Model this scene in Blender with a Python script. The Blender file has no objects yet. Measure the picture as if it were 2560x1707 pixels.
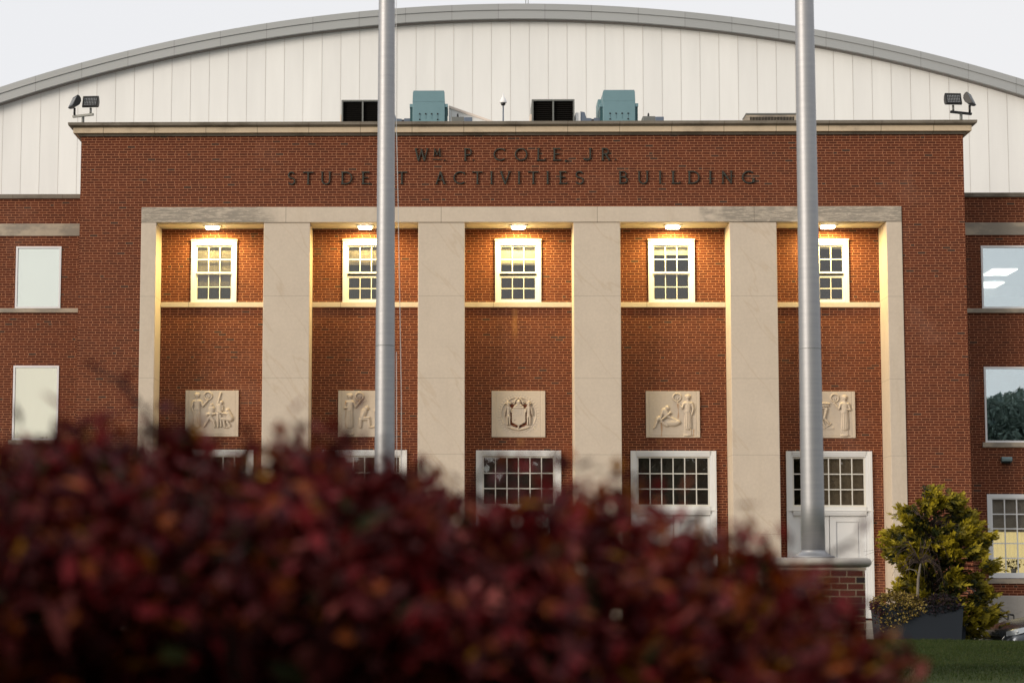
import bpy, bmesh, math, random
import numpy as np
from mathutils import Vector, Matrix

# ------------------------------------------------------------------ camera, sky, sun, exposure
SC = bpy.context.scene
COL = SC.collection
R_ = math.radians

cam_data = bpy.data.cameras.new("camera")
cam = bpy.data.objects.new("camera", cam_data)
COL.objects.link(cam)
_y, _t, _r = R_(2.0365), R_(6.0235), R_(0.2654)
_f = Vector((-math.sin(_y) * math.cos(_t), math.cos(_y) * math.cos(_t), math.sin(_t)))
_right = Vector((math.cos(_y), math.sin(_y), 0))
_up = _right.cross(_f)
_R = _right * math.cos(_r) + _up * math.sin(_r)
_U = _up * math.cos(_r) - _right * math.sin(_r)
cam.matrix_world = Matrix((( _R.x, _U.x, -_f.x, -1.5106), (_R.y, _U.y, -_f.y, -54.9744), (_R.z, _U.z, -_f.z, 0.0), (0, 0, 0, 1)))
cam_data.sensor_width = 36.0
cam_data.lens = 74.498
cam_data.shift_x = 0.1227
cam_data.shift_y = 0.00796
cam_data.clip_start = 0.1
cam_data.clip_end = 3000
cam_data.dof.use_dof = True
cam_data.dof.focus_distance = 56.0
cam_data.dof.aperture_fstop = 2.8
SC.camera = cam

SUN_EL, SUN_AZ = 11.0, 232.0           # azimuth clockwise from +Y: behind the camera, to its left
world = bpy.data.worlds.new("World")
SC.world = world
world.use_nodes = True
wn = world.node_tree
for n in list(wn.nodes):
    wn.nodes.remove(n)
sky = wn.nodes.new("ShaderNodeTexSky")
sky.sky_type = 'NISHITA'
sky.sun_disc = False
sky.sun_elevation = R_(SUN_EL)
sky.sun_rotation = R_(SUN_AZ)
sky.air_density = 1.0
sky.dust_density = 6.0
sky.ozone_density = 1.0
bg = wn.nodes.new("ShaderNodeBackground")
bg.inputs['Strength'].default_value = 0.10
wo = wn.nodes.new("ShaderNodeOutputWorld")
# thin even overcast veil in front of the clear sky
veil = wn.nodes.new("ShaderNodeMix"); veil.data_type = 'RGBA'
veil.inputs[0].default_value = 0.86
geo_ = wn.nodes.new("ShaderNodeTexCoord")
dotn = wn.nodes.new("ShaderNodeVectorMath"); dotn.operation = 'DOT_PRODUCT'
wn.links.new(geo_.outputs['Generated'], dotn.inputs[0])
dotn.inputs[1].default_value = (math.sin(R_(SUN_AZ)), math.cos(R_(SUN_AZ)), 0.0)
vr = wn.nodes.new("ShaderNodeValToRGB")       # pale grey-blue away from the low sun, brighter and creamier towards it
vmap = wn.nodes.new("ShaderNodeMapRange"); vmap.inputs[1].default_value = -1.0; vmap.inputs[2].default_value = 1.0
wn.links.new(dotn.outputs['Value'], vmap.inputs[0]); wn.links.new(vmap.outputs[0], vr.inputs[0])
vr.color_ramp.elements[0].position = 0.0; vr.color_ramp.elements[0].color = (0.675, 0.663, 0.665, 1)
vr.color_ramp.elements[1].position = 1.0; vr.color_ramp.elements[1].color = (0.80, 0.76, 0.66, 1)
e_ = vr.color_ramp.elements.new(0.6); e_.color = (0.64, 0.65, 0.68, 1)
vs = wn.nodes.new("ShaderNodeVectorMath"); vs.operation = 'SCALE'; vs.inputs[3].default_value = 9.6
wn.links.new(vr.outputs[0], vs.inputs[0]); wn.links.new(vs.outputs[0], veil.inputs[7])
wn.links.new(sky.outputs[0], veil.inputs[6])
wn.links.new(veil.outputs[2], bg.inputs[0])
wn.links.new(bg.outputs[0], wo.inputs[0])

sun_data = bpy.data.lights.new("sun", 'SUN')
sun_data.energy = 1.5
sun_data.angle = R_(24)
sun_data.color = (1.0, 0.90, 0.80)
sun = bpy.data.objects.new("sun", sun_data)
COL.objects.link(sun)
_sd = Vector((math.sin(R_(SUN_AZ)) * math.cos(R_(SUN_EL)), math.cos(R_(SUN_AZ)) * math.cos(R_(SUN_EL)), math.sin(R_(SUN_EL))))
sun.rotation_euler = (-_sd).to_track_quat('-Z', 'Y').to_euler()
sun.location = (-40, -60, 60)

SC.view_settings.view_transform = 'Standard'
SC.view_settings.look = 'None'
SC.view_settings.exposure = 0.60
SC.view_settings.gamma = 1.0
try:
    SC.cycles.use_denoising = True
    SC.cycles.max_bounces = 8
    SC.cycles.transparent_max_bounces = 12
    SC.cycles.sample_clamp_indirect = 6.0
except Exception:
    pass

# ------------------------------------------------------------------ helpers
def tag(o, label=None, cat=None, group=None, kind=None):
    if label: o['label'] = label
    if cat: o['category'] = cat
    if group: o['group'] = group
    if kind: o['kind'] = kind
    return o

def empty(name, loc=(0, 0, 0), rz=0.0):
    o = bpy.data.objects.new(name, None)
    o.location = loc
    o.rotation_euler = (0, 0, rz)
    o.empty_display_size = 0.2
    COL.objects.link(o)
    return o

class MB:
    """collects faces, then links them as one mesh object"""
    def __init__(s):
        s.v = []; s.f = []; s.m = []; s.sm = []; s.mi = 0; s.smooth = False
    def add(s, verts, faces):
        n = len(s.v)
        s.v.extend([tuple(v) for v in verts])
        for f in faces:
            s.f.append([i + n for i in f]); s.m.append(s.mi); s.sm.append(s.smooth)
        return s
    def box(s, x0, x1, y0, y1, z0, z1):
        v = [(x0, y0, z0), (x1, y0, z0), (x1, y1, z0), (x0, y1, z0), (x0, y0, z1), (x1, y0, z1), (x1, y1, z1), (x0, y1, z1)]
        return s.add(v, [(0, 3, 2, 1), (4, 5, 6, 7), (0, 1, 5, 4), (1, 2, 6, 5), (2, 3, 7, 6), (3, 0, 4, 7)])
    def bbox(s, x0, x1, y0, y1, z0, z1, b=0.01):
        """box with chamfered vertical+horizontal front edges (bevelled on all edges through bmesh)"""
        bm = bmesh.new()
        bmesh.ops.create_cube(bm, size=1.0)
        for v in bm.verts:
            v.co = Vector(((x0 + x1) / 2 + v.co.x * (x1 - x0), (y0 + y1) / 2 + v.co.y * (y1 - y0), (z0 + z1) / 2 + v.co.z * (z1 - z0)))
        bmesh.ops.bevel(bm, geom=list(bm.edges), offset=b, segments=2, affect='EDGES', profile=0.5)
        return s.frombm(bm)
    def frombm(s, bm, M=None):
        bm.verts.ensure_lookup_table()
        idx = {v: i for i, v in enumerate(bm.verts)}
        vs = [(M @ v.co if M else v.co.copy()) for v in bm.verts]
        fs = [[idx[v] for v in f.verts] for f in bm.faces]
        bm.free()
        return s.add(vs, fs)
    def prism_x(s, prof, x0, x1):
        """profile of (y,z) points extruded along x"""
        n = len(prof)
        v = [(x0, y, z) for y, z in prof] + [(x1, y, z) for y, z in prof]
        f = [[i, (i + 1) % n, n + (i + 1) % n, n + i] for i in range(n)]
        f.append(list(range(n))[::-1]); f.append([n + i for i in range(n)])
        return s.add(v, f)
    def prism_y(s, poly, y0, y1):
        """polygon of (x,z) points extruded along y"""
        n = len(poly)
        v = [(x, y0, z) for x, z in poly] + [(x, y1, z) for x, z in poly]
        f = [[i, (i + 1) % n, n + (i + 1) % n, n + i] for i in range(n)]
        f.append(list(range(n))[::-1]); f.append([n + i for i in range(n)])
        return s.add(v, f)
    def tube(s, pts, rad, n=10, cap=True):
        pts = [Vector(p) for p in pts]
        if not isinstance(rad, (list, tuple)): rad = [rad] * len(pts)
        rings = []; a0 = None
        for i, p in enumerate(pts):
            d = (pts[min(i + 1, len(pts) - 1)] - pts[max(i - 1, 0)])
            if d.length < 1e-9: d = Vector((0, 0, 1))
            d.normalize()
            if a0 is None:
                a0 = d.orthogonal().normalized()
            a = (a0 - d * a0.dot(d))
            a = a.normalized() if a.length > 1e-6 else d.orthogonal().normalized()
            a0 = a
            b = d.cross(a)
            rings.append([p + (a * math.cos(2 * math.pi * k / n) + b * math.sin(2 * math.pi * k / n)) * rad[i] for k in range(n)])
        v = [q for r in rings for q in r]
        f = []
        for i in range(len(pts) - 1):
            for k in range(n):
                f.append([i * n + k, i * n + (k + 1) % n, (i + 1) * n + (k + 1) % n, (i + 1) * n + k])
        if cap:
            f.append(list(range(n))[::-1]); f.append([(len(pts) - 1) * n + k for k in range(n)])
        return s.add(v, f)
    def lathe(s, prof, c=(0, 0, 0), n=24, M=None):
        """(r,z) profile turned around z"""
        v = []; f = []
        for r, z in prof:
            for k in range(n):
                p = Vector((r * math.cos(2 * math.pi * k / n), r * math.sin(2 * math.pi * k / n), z))
                p = (M @ p) if M else p
                v.append(p + Vector(c))
        for i in range(len(prof) - 1):
            for k in range(n):
                f.append([i * n + k, i * n + (k + 1) % n, (i + 1) * n + (k + 1) % n, (i + 1) * n + k])
        f.append(list(range(n))[::-1]); f.append([(len(prof) - 1) * n + k for k in range(n)])
        return s.add(v, f)
    def build(s, name, mats, parent=None, loc=None):
        me = bpy.data.meshes.new(name)
        me.from_pydata(s.v, [], s.f)
        if not isinstance(mats, (list, tuple)): mats = [mats]
        for m in mats: me.materials.append(m)
        me.polygons.foreach_set('material_index', s.m)
        me.polygons.foreach_set('use_smooth', s.sm)
        bm = bmesh.new(); bm.from_mesh(me)
        bmesh.ops.recalc_face_normals(bm, faces=bm.faces)
        bm.to_mesh(me); bm.free()
        me.update()
        o = bpy.data.objects.new(name, me)
        COL.objects.link(o)
        if parent: o.parent = parent
        if loc: o.location = loc
        return o

def wall_holes(mb, x0, x1, z0, z1, y, depth, holes):
    """front skin at y with rectangular openings and their reveals going back by depth"""
    xs = sorted({x0, x1, *[h[0] for h in holes], *[h[1] for h in holes]})
    zs = sorted({z0, z1, *[h[2] for h in holes], *[h[3] for h in holes]})
    xs = [x for x in xs if x0 <= x <= x1]; zs = [z for z in zs if z0 <= z <= z1]
    for a, b in zip(xs, xs[1:]):
        for c, d in zip(zs, zs[1:]):
            mx, mz = (a + b) / 2, (c + d) / 2
            if any(h[0] < mx < h[1] and h[2] < mz < h[3] for h in holes): continue
            mb.add([(a, y, c), (b, y, c), (b, y, d), (a, y, d)], [(0, 1, 2, 3)])
            mb.add([(a, y + depth, c), (b, y + depth, c), (b, y + depth, d), (a, y + depth, d)], [(3, 2, 1, 0)])
    for h in holes:
        a, b, c, d = h
        for p, q in (((a, c), (a, d)), ((b, c), (b, d)), ((a, c), (b, c)), ((a, d), (b, d))):
            mb.add([(p[0], y, p[1]), (q[0], y, q[1]), (q[0], y + depth, q[1]), (p[0], y + depth, p[1])], [(0, 1, 2, 3)])

# ------------------------------------------------------------------ materials
class NT:
    def __init__(s, name):
        s.mat = bpy.data.materials.new(name); s.mat.use_nodes = True
        s.t = s.mat.node_tree
        for n in list(s.t.nodes): s.t.nodes.remove(n)
        s.out = s.t.nodes.new("ShaderNodeOutputMaterial")
    def n(s, typ, **kw):
        o = s.t.nodes.new(typ)
        for k, v in kw.items(): setattr(o, k, v)
        return o
    def put(s, sock, v):
        if hasattr(v, 'is_output') or isinstance(v, bpy.types.NodeSocket): s.t.links.new(v, sock)
        else: sock.default_value = v
    def math(s, op, a, b=0.0, c=None):
        o = s.n("ShaderNodeMath", operation=op)
        s.put(o.inputs[0], a); s.put(o.inputs[1], b)
        if c is not None: s.put(o.inputs[2], c)
        return o.outputs[0]
    def coord(s):
        return s.n("ShaderNodeTexCoord").outputs['Object']
    def sep(s, v):
        o = s.n("ShaderNodeSeparateXYZ"); s.put(o.inputs[0], v); return o.outputs
    def comb(s, x, y, z=0.0):
        o = s.n("ShaderNodeCombineXYZ")
        s.put(o.inputs[0], x); s.put(o.inputs[1], y); s.put(o.inputs[2], z); return o.outputs[0]
    def noise(s, vec, scale, detail=4.0, rough=0.55, stretch=None):
        if stretch:
            m = s.n("ShaderNodeMapping"); s.put(m.inputs[0], vec); m.inputs['Scale'].default_value = stretch; vec = m.outputs[0]
        o = s.n("ShaderNodeTexNoise"); s.put(o.inputs['Vector'], vec)
        o.inputs['Scale'].default_value = scale; o.inputs['Detail'].default_value = detail; o.inputs['Roughness'].default_value = rough
        return o.outputs[0]
    def ramp(s, fac, stops, interp='LINEAR'):
        o = s.n("ShaderNodeValToRGB"); s.put(o.inputs[0], fac)
        e = o.color_ramp.elements; o.color_ramp.interpolation = interp
        while len(e) < len(stops): e.new(0.5)
        for i, (p, c) in enumerate(stops):
            e[i].position = p
            e[i].color = (*c, 1) if isinstance(c, (tuple, list)) else (c, c, c, 1)
        return o.outputs[0]
    def mix(s, fac, a, b):
        o = s.n("ShaderNodeMix", data_type='RGBA')
        s.put(o.inputs[0], fac)
        s.put(o.inputs[6], (*a, 1) if isinstance(a, tuple) and len(a) == 3 else a)
        s.put(o.inputs[7], (*b, 1) if isinstance(b, tuple) and len(b) == 3 else b)
        return o.outputs[2]
    def mul(s, a, b):
        o = s.n("ShaderNodeMix", data_type='RGBA', blend_type='MULTIPLY')
        o.inputs[0].default_value = 1.0
        s.put(o.inputs[6], (*a, 1) if isinstance(a, tuple) and len(a) == 3 else a)
        s.put(o.inputs[7], (*b, 1) if isinstance(b, tuple) and len(b) == 3 else b)
        return o.outputs[2]
    def smooth(s, v, a, b):
        o = s.n("ShaderNodeMapRange", interpolation_type='SMOOTHSTEP')
        s.put(o.inputs[0], v); o.inputs[1].default_value = a; o.inputs[2].default_value = b
        return o.outputs[0]
    def bump(s, h, strength=0.3, dist=0.01):
        o = s.n("ShaderNodeBump"); s.put(o.inputs['Height'], h)
        o.inputs['Strength'].default_value = strength; o.inputs['Distance'].default_value = dist
        return o.outputs[0]
    def pbr(s, color, rough=0.7, metal=0.0, normal=None, spec=0.4, emit=None, estr=0.0):
        o = s.n("ShaderNodeBsdfPrincipled")
        s.put(o.inputs['Base Color'], (*color, 1) if isinstance(color, tuple) and len(color) == 3 else color)
        s.put(o.inputs['Roughness'], rough); s.put(o.inputs['Metallic'], metal)
        o.inputs['Specular IOR Level'].default_value = spec
        if normal is not None: s.put(o.inputs['Normal'], normal)
        if emit is not None:
            s.put(o.inputs['Emission Color'], (*emit, 1)); o.inputs['Emission Strength'].default_value = estr
        s.t.links.new(o.outputs[0], s.out.inputs[0])
        return s.mat

def plain(name, c, rough=0.6, metal=0.0, var=0.12, scale=3.0, spec=0.4, bump=0.0):
    t = NT(name); v = t.coord()
    n1 = t.noise(v, scale, 5); 
    col = t.mix(n1, tuple(max(0, k * (1 - var)) for k in c), tuple(min(1, k * (1 + var)) for k in c))
    nm = t.bump(t.noise(v, scale * 12, 3), bump, 0.01) if bump else None
    return t.pbr(col, rough, metal, nm, spec)

def brick_mat(name, L=0.2135, H=0.0677, J=0.0062, z0=0.0, u0=0.0, bond=6, cols=None, mortar=(0.365, 0.160, 0.085), dark=0.012, pale=0.5, rust=None):
    t = NT(name); v = t.coord(); x, y, z = t.sep(v)
    geo = t.n("ShaderNodeNewGeometry"); nx, ny, nz = t.sep(geo.outputs['True Normal'])
    side = t.math('GREATER_THAN', t.math('ABSOLUTE', nx), 0.6)
    u = t.math('ADD', t.math('MULTIPLY', x, t.math('SUBTRACT', 1.0, side)), t.math('MULTIPLY', y, side))
    u = t.math('ADD', u, u0)
    wob = t.math('MULTIPLY', t.math('SUBTRACT', t.noise(v, 9.0, 2), 0.5), 0.012)
    u = t.math('ADD', u, wob)
    zz = t.math('ADD', t.math('DIVIDE', t.math('SUBTRACT', z, z0), H), t.math('MULTIPLY', wob, 2.5))
    row = t.math('FLOOR', zz)
    fz = t.math('MULTIPLY', t.math('FRACT', zz), H)
    ez = t.math('MINIMUM', fz, t.math('SUBTRACT', H, fz))
    hdr = t.math('LESS_THAN', t.math('FLOORED_MODULO', row, float(bond)), 0.5) if bond else 0.0
    par = t.math('FLOORED_MODULO', row, 2.0)
    rj = t.n("ShaderNodeTexWhiteNoise", noise_dimensions='1D'); t.put(rj.inputs['W'], row)
    jit = t.math('MULTIPLY', t.math('SUBTRACT', rj.outputs[0], 0.5), 0.16)
    us = t.math('ADD', t.math('DIVIDE', u, L), t.math('ADD', t.math('MULTIPLY', par, 0.5), jit))
    fs = t.math('MULTIPLY', t.math('FRACT', us), L)
    es = t.math('MINIMUM', fs, t.math('SUBTRACT', L, fs))
    P = L * 1.5
    uh = t.math('ADD', t.math('DIVIDE', u, P), jit)
    fh = t.math('MULTIPLY', t.math('FRACT', uh), P)
    inh = t.math('GREATER_THAN', fh, L)
    e1 = t.math('MINIMUM', fh, t.math('SUBTRACT', P, fh))
    eh = t.math('MINIMUM', e1, t.math('ABSOLUTE', t.math('SUBTRACT', fh, L)))
    idh = t.math('ADD', t.math('MULTIPLY', t.math('FLOOR', uh), 2.0), inh)
    ids = t.math('FLOOR', us)
    e = t.math('ADD', t.math('MULTIPLY', es, t.math('SUBTRACT', 1.0, hdr)), t.math('MULTIPLY', eh, hdr))
    bid = t.math('ADD', t.math('MULTIPLY', ids, t.math('SUBTRACT', 1.0, hdr)), t.math('MULTIPLY', idh, hdr))
    d = t.math('MINIMUM', e, ez)
    mask = t.smooth(d, J - 0.0016, J + 0.0016)
    wn_ = t.n("ShaderNodeTexWhiteNoise", noise_dimensions='2D')
    t.put(wn_.inputs['Vector'], t.comb(bid, row))
    r1 = wn_.outputs[0]
    ishead = t.math('MULTIPLY', hdr, inh)
    r2 = t.math('SUBTRACT', r1, t.math('MULTIPLY', ishead, 0.03))
    cols = cols or [(0.046, 0.024, 0.017), (0.071, 0.0168, 0.0068), (0.086, 0.0190, 0.0072), (0.098, 0.0218, 0.0080), (0.118, 0.029, 0.0108)]
    c = t.ramp(r2, [(0.0, cols[0]), (dark, cols[0]), (dark + 0.012, cols[1]), (0.35, cols[2]), (0.7, cols[3]), (1.0, cols[4])])
    fine = t.noise(v, 60, 3)
    c = t.mul(c, t.ramp(fine, [(0.3, 0.86), (0.7, 1.14)]))
    big = t.noise(v, 0.55, 5, 0.6)
    eff = t.smooth(big, 0.56, 0.74)
    c = t.mix(t.math('MULTIPLY', eff, 0.40 * pale), c, (0.28, 0.15, 0.11))
    soot = t.smooth(t.noise(v, 0.9, 5, 0.6, (1, 1, 0.35)), 0.55, 0.8)
    c = t.mix(t.math('MULTIPLY', soot, 0.34), c, (0.08, 0.035, 0.025))
    if rust:
        for (rx, rz0, rz1, rw) in rust:
            wx = t.math('ADD', x, t.math('MULTIPLY', t.math('SUBTRACT', t.noise(v, 6.0, 3), 0.5), 0.10))
            kx = t.math('SUBTRACT', 1.0, t.smooth(t.math('ABSOLUTE', t.math('SUBTRACT', wx, rx)), rw * 0.2, rw))
            kz = t.math('MULTIPLY', t.smooth(z, rz0, rz0 + 0.5), t.math('SUBTRACT', 1.0, t.smooth(z, rz1 - 0.05, rz1)))
            c = t.mix(t.math('MULTIPLY', t.math('MULTIPLY', kx, kz), 0.55), c, (0.30, 0.13, 0.035))
    mo = t.mul(t.ramp(t.noise(v, 5, 4), [(0.3, tuple(k * 0.86 for k in mortar)), (0.7, tuple(min(1, k * 1.12) for k in mortar))]), t.ramp(soot, [(0, 1.0), (1, 0.78)]))
    col = t.mix(mask, mo, c)
    nm = t.bump(t.math('ADD', mask, t.math('MULTIPLY', fine, 0.3)), 0.35, 0.006)
    return t.pbr(col, 0.85, 0.0, nm, 0.25)

def stone_mat(name, base=(0.555, 0.472, 0.382), stain=None, joints=None, jx=None, var=0.1, streak=0.25, rough=0.8, weather=None, veins=False):
    """limestone; stain=(x ranges) puts grey weathering there; joints=list of z; jx=(step, offset) vertical joints"""
    t = NT(name); v = t.coord(); x, y, z = t.sep(v)
    n1 = t.noise(v, 1.3, 6, 0.6); n2 = t.noise(v, 14, 5, 0.65)
    c = t.mix(n1, tuple(k * (1 - var) for k in base), tuple(min(1, k * (1 + var)) for k in base))
    c = t.mul(c, t.ramp(n2, [(0.25, 0.93), (0.75, 1.05)]))
    st = t.smooth(t.noise(v, 2.0, 5, 0.6, (1.5, 1.5, 0.18)), 0.5, 0.8)
    c = t.mix(t.math('MULTIPLY', st, streak), c, (base[0] * 0.72, base[1] * 0.66, base[2] * 0.56))
    if veins:
        vv = t.math('ABSOLUTE', t.math('SUBTRACT', t.noise(t.comb(t.math('ADD', x, t.math('MULTIPLY', z, 0.75)), y, t.math('MULTIPLY', z, 0.25)), 0.8, 4, 0.5), 0.5))
        vm = t.math('SUBTRACT', 1.0, t.smooth(vv, 0.0, 0.012))
        c = t.mix(t.math('MULTIPLY', vm, 0.22), c, (base[0] * 0.72, base[1] * 0.6, base[2] * 0.44))
    if stain:
        wob = t.math('MULTIPLY', t.math('SUBTRACT', t.noise(v, 1.1, 4, 0.6), 0.5), 2.2)
        xs_ = t.math('ADD', x, wob)
        m = None
        for a, b in stain:
            k = t.math('MULTIPLY', t.smooth(xs_, a - 0.25, a + 0.25), t.math('SUBTRACT', 1.0, t.smooth(xs_, b - 0.6, b + 0.6)))
            m = k if m is None else t.math('MAXIMUM', m, k)
        ln = t.noise(v, 4.0, 6, 0.7, (0.25, 1, 3.2))
        cracks = t.math('SUBTRACT', 1.0, t.math('MULTIPLY', t.smooth(t.math('ABSOLUTE', t.math('SUBTRACT', ln, 0.5)), 0.0, 0.035), 1.0))
        m = t.math('MULTIPLY', m, t.math('SUBTRACT', 1.0, t.math('MULTIPLY', cracks, 0.85)))
        m = t.math('MULTIPLY', m, t.smooth(t.noise(v, 2.2, 4, 0.6, (0.6, 1, 1.5)), 0.25, 0.5))
        c = t.mix(t.math('MULTIPLY', m, 0.8), c, (0.205, 0.185, 0.155))
    if weather:
        w = t.smooth(t.noise(v, 1.4, 6, 0.62, (0.7, 1, 1.6)), weather[0], weather[1])
        c = t.mix(t.math('MULTIPLY', w, weather[2]), c, weather[3])
    if joints:
        for zj in joints:
            k = t.math('LESS_THAN', t.math('ABSOLUTE', t.math('SUBTRACT', z, zj)), 0.006)
            c = t.mix(t.math('MULTIPLY', k, 0.45), c, (0.16, 0.13, 0.10))
    if jx:
        f = t.math('ABSOLUTE', t.math('SUBTRACT', t.math('FRACT', t.math('DIVIDE', t.math('SUBTRACT', x, jx[1]), jx[0])), 0.5))
        k = t.math('GREATER_THAN', f, 0.5 - jx[2] / jx[0])
        c = t.mix(t.math('MULTIPLY', k, 0.6), c, (0.12, 0.095, 0.07))
    nm = t.bump(t.math('ADD', n2, t.math('MULTIPLY', n1, 0.6)), 0.18, 0.008)
    return t.pbr(c, rough, 0.0, nm, 0.3)

def glass_mat(name, refl=0.12, tint=(0.93, 0.96, 0.95), rough=0.0, wave=0.0, gl=(1, 1, 1)):
    t = NT(name)
    tr = t.n("ShaderNodeBsdfTransparent"); tr.inputs[0].default_value = (*tint, 1)
    g = t.n("ShaderNodeBsdfGlossy"); g.inputs[0].default_value = (*gl, 1); g.inputs['Roughness'].default_value = rough
    if wave:
        t.put(g.inputs['Normal'], t.bump(t.noise(t.coord(), 0.9, 2), wave, 0.05))
    lw = t.n("ShaderNodeLayerWeight"); lw.inputs[0].default_value = 0.25
    f = t.math('MINIMUM', 1.0, t.math('ADD', refl, t.math('MULTIPLY', lw.outputs['Fresnel'], 0.4)))
    mx = t.n("ShaderNodeMixShader"); t.put(mx.inputs[0], f)
    t.t.links.new(tr.outputs[0], mx.inputs[1]); t.t.links.new(g.outputs[0], mx.inputs[2])
    t.t.links.new(mx.outputs[0], t.out.inputs[0])
    return t.mat

def emit_mat(name, c, s, base=(0.8, 0.8, 0.8)):
    return NT(name).pbr(base, 0.5, 0.0, None, 0.3, c, s)

M = {}
M['brick'] = brick_mat("red_brick", z0=11.356 - 0.0677 * 60, rust=[(-0.09, 6.05, 7.03, 0.11), (3.72, 3.26, 3.58, 0.10), (0.05, 3.2, 3.58, 0.16)])
M['brick_wing'] = brick_mat("red_brick_wing", z0=9.046 - 0.0677 * 60, u0=0.07)
M['brick_pier'] = brick_mat("pier_brick", L=0.213, H=0.0845, J=0.0065, z0=0.07 - 0.0845 * 30, bond=0, mortar=(0.22, 0.175, 0.12), dark=0.10,
                            cols=[(0.022, 0.014, 0.014), (0.060, 0.016, 0.012), (0.078, 0.019, 0.013), (0.086, 0.022, 0.014), (0.10, 0.028, 0.018)])
M['lintel'] = stone_mat("weathered_limestone", stain=[(-11, -6.6), (5.0, 11)], jx=(4.084, -6.125, 0.008))
M['jamb'] = stone_mat("jamb_limestone", joints=[7.2, 5.05, 3.07, 1.0], streak=0.4)
M['pillar'] = stone_mat("pillar_limestone", joints=[7.214, 5.062, 3.082, 1.05], veins=True, streak=0.12)
M['soffit'] = plain("soffit_plaster", (0.62, 0.55, 0.44), 0.8)
M['sill'] = stone_mat("sill_limestone", streak=0.35, jx=(4.064, -0.66, 0.008))
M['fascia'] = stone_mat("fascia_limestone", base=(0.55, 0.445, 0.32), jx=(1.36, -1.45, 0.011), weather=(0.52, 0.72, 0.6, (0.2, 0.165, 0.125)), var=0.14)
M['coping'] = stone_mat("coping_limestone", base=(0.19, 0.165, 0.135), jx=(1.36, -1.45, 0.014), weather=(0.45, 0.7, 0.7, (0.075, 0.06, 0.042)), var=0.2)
M['wingband'] = stone_mat("wing_limestone", base=(0.40, 0.335, 0.26), weather=(0.42, 0.6, 0.75, (0.2, 0.18, 0.155)), var=0.2)
M['carved'] = None
M['base'] = stone_mat("granite_base", base=(0.33, 0.31, 0.285), weather=(0.5, 0.7, 0.6, (0.14, 0.13, 0.125)))
M['paint'] = plain("white_paint", (0.68, 0.69, 0.70), 0.45, var=0.05, scale=2.0)
M['paint_old'] = plain("aged_white_paint", (0.64, 0.62, 0.57), 0.5, var=0.08, scale=4.0)
M['alu_frame'] = plain("white_aluminium", (0.72, 0.72, 0.74), 0.4, var=0.04)
M['glass'] = glass_mat("window_glass", 0.06, tint=(0.86, 0.85, 0.83))
M['glass_door'] = glass_mat("transom_glass", 0.12, wave=0.25)
M['glass_wing'] = glass_mat("coated_glass", 0.55, wave=0.05, gl=(0.84, 0.93, 0.98))
M['glass_wing_cream_refl'] = glass_mat("coated_glass_cream_reflection", 0.52, wave=0.05, gl=(1.0, 0.98, 0.89))  # cream of the reflected low sky tinted into the lower left pane
M['glass_wing_bright_refl'] = glass_mat("coated_glass_bright_reflection", 0.58, wave=0.05, gl=(0.95, 1.0, 1.0))  # brighter copy: reflected sky brightness put into the left upper pane
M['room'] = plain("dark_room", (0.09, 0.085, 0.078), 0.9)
M['bronze'] = plain("bronze", (0.045, 0.047, 0.038), 0.5, 0.4, 0.3, 8.0)
M['shade_cream'] = plain("cream_shade", (0.52, 0.51, 0.46), 0.8, var=0.04)
M['shade_tan'] = plain("tan_shade", (0.22, 0.15, 0.105), 0.8, var=0.06)
M['brown_reflection'] = plain("brown_reflection_panel", (0.050, 0.032, 0.024), 0.8, var=0.3, scale=4)
M['shade_grey'] = plain("grey_shade", (0.40, 0.38, 0.36), 0.8, var=0.06)
M['shade_white'] = plain("white_shade", (0.76, 0.80, 0.80), 0.8, var=0.03)
M['shade_cream_refl'] = plain("cream_reflection_shade", (0.84, 0.81, 0.66), 0.8, var=0.04)  # blind colour carries the cream sky reflection of the lower left window
M['green_reflection'] = plain("green_reflection_sheet", (0.045, 0.075, 0.06), 0.8, var=0.1)  # tone of the dark green reflection in the lower right window
M['curtain'] = emit_mat("lit_curtain", (1.0, 0.84, 0.42), 0.46, (0.7, 0.6, 0.35))
M['lens'] = emit_mat("lamp_lens", (1.0, 0.88, 0.62), 16.0)
M['office_lamp'] = emit_mat("office_lamp_panel", (1.0, 0.97, 0.85), 3.2)
M['lamp_case'] = plain("lamp_case", (0.25, 0.22, 0.18), 0.5)
M['black_metal'] = plain("black_metal", (0.018, 0.018, 0.018), 0.45, 0.3)
M['grey_metal'] = plain("grey_metal", (0.16, 0.165, 0.155), 0.5, 0.5)
M['led'] = plain("led_lens", (0.45, 0.47, 0.5), 0.3)
M['teal'] = plain("teal_enamel", (0.135, 0.235, 0.265), 0.5, var=0.1, scale=2.5)
M['teal_dark'] = plain("dark_teal_enamel", (0.02, 0.07, 0.08), 0.5, var=0.15)
M['louver_dark'] = plain("louver_dark", (0.008, 0.0072, 0.006), 0.95, spec=0.1)
M['galv'] = plain("galvanised_sheet", (0.13, 0.16, 0.21), 0.5, 0.5, 0.25, 2.0)
M['galv_dark'] = plain("dark_joint", (0.02, 0.024, 0.04), 0.7)
M['canvas'] = plain("pale_canvas", (0.74, 0.64, 0.56), 0.8, var=0.08)
M['white_plastic'] = plain("white_plastic", (0.78, 0.78, 0.78), 0.35, var=0.02)
M['smoke'] = plain("smoked_dome", (0.01, 0.009, 0.008), 0.1)
M['planter'] = plain("planter_resin", (0.022, 0.027, 0.035), 0.7, var=0.08, scale=2, spec=0.15, bump=0.05)
M['bark'] = plain("grey_bark", (0.17, 0.145, 0.12), 0.9, var=0.3, scale=10)
M['stem'] = plain("brown_stem", (0.06, 0.04, 0.035), 0.85, var=0.3, scale=10)
M['rope'] = plain("halyard_rope", (0.55, 0.55, 0.55), 0.7)
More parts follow.
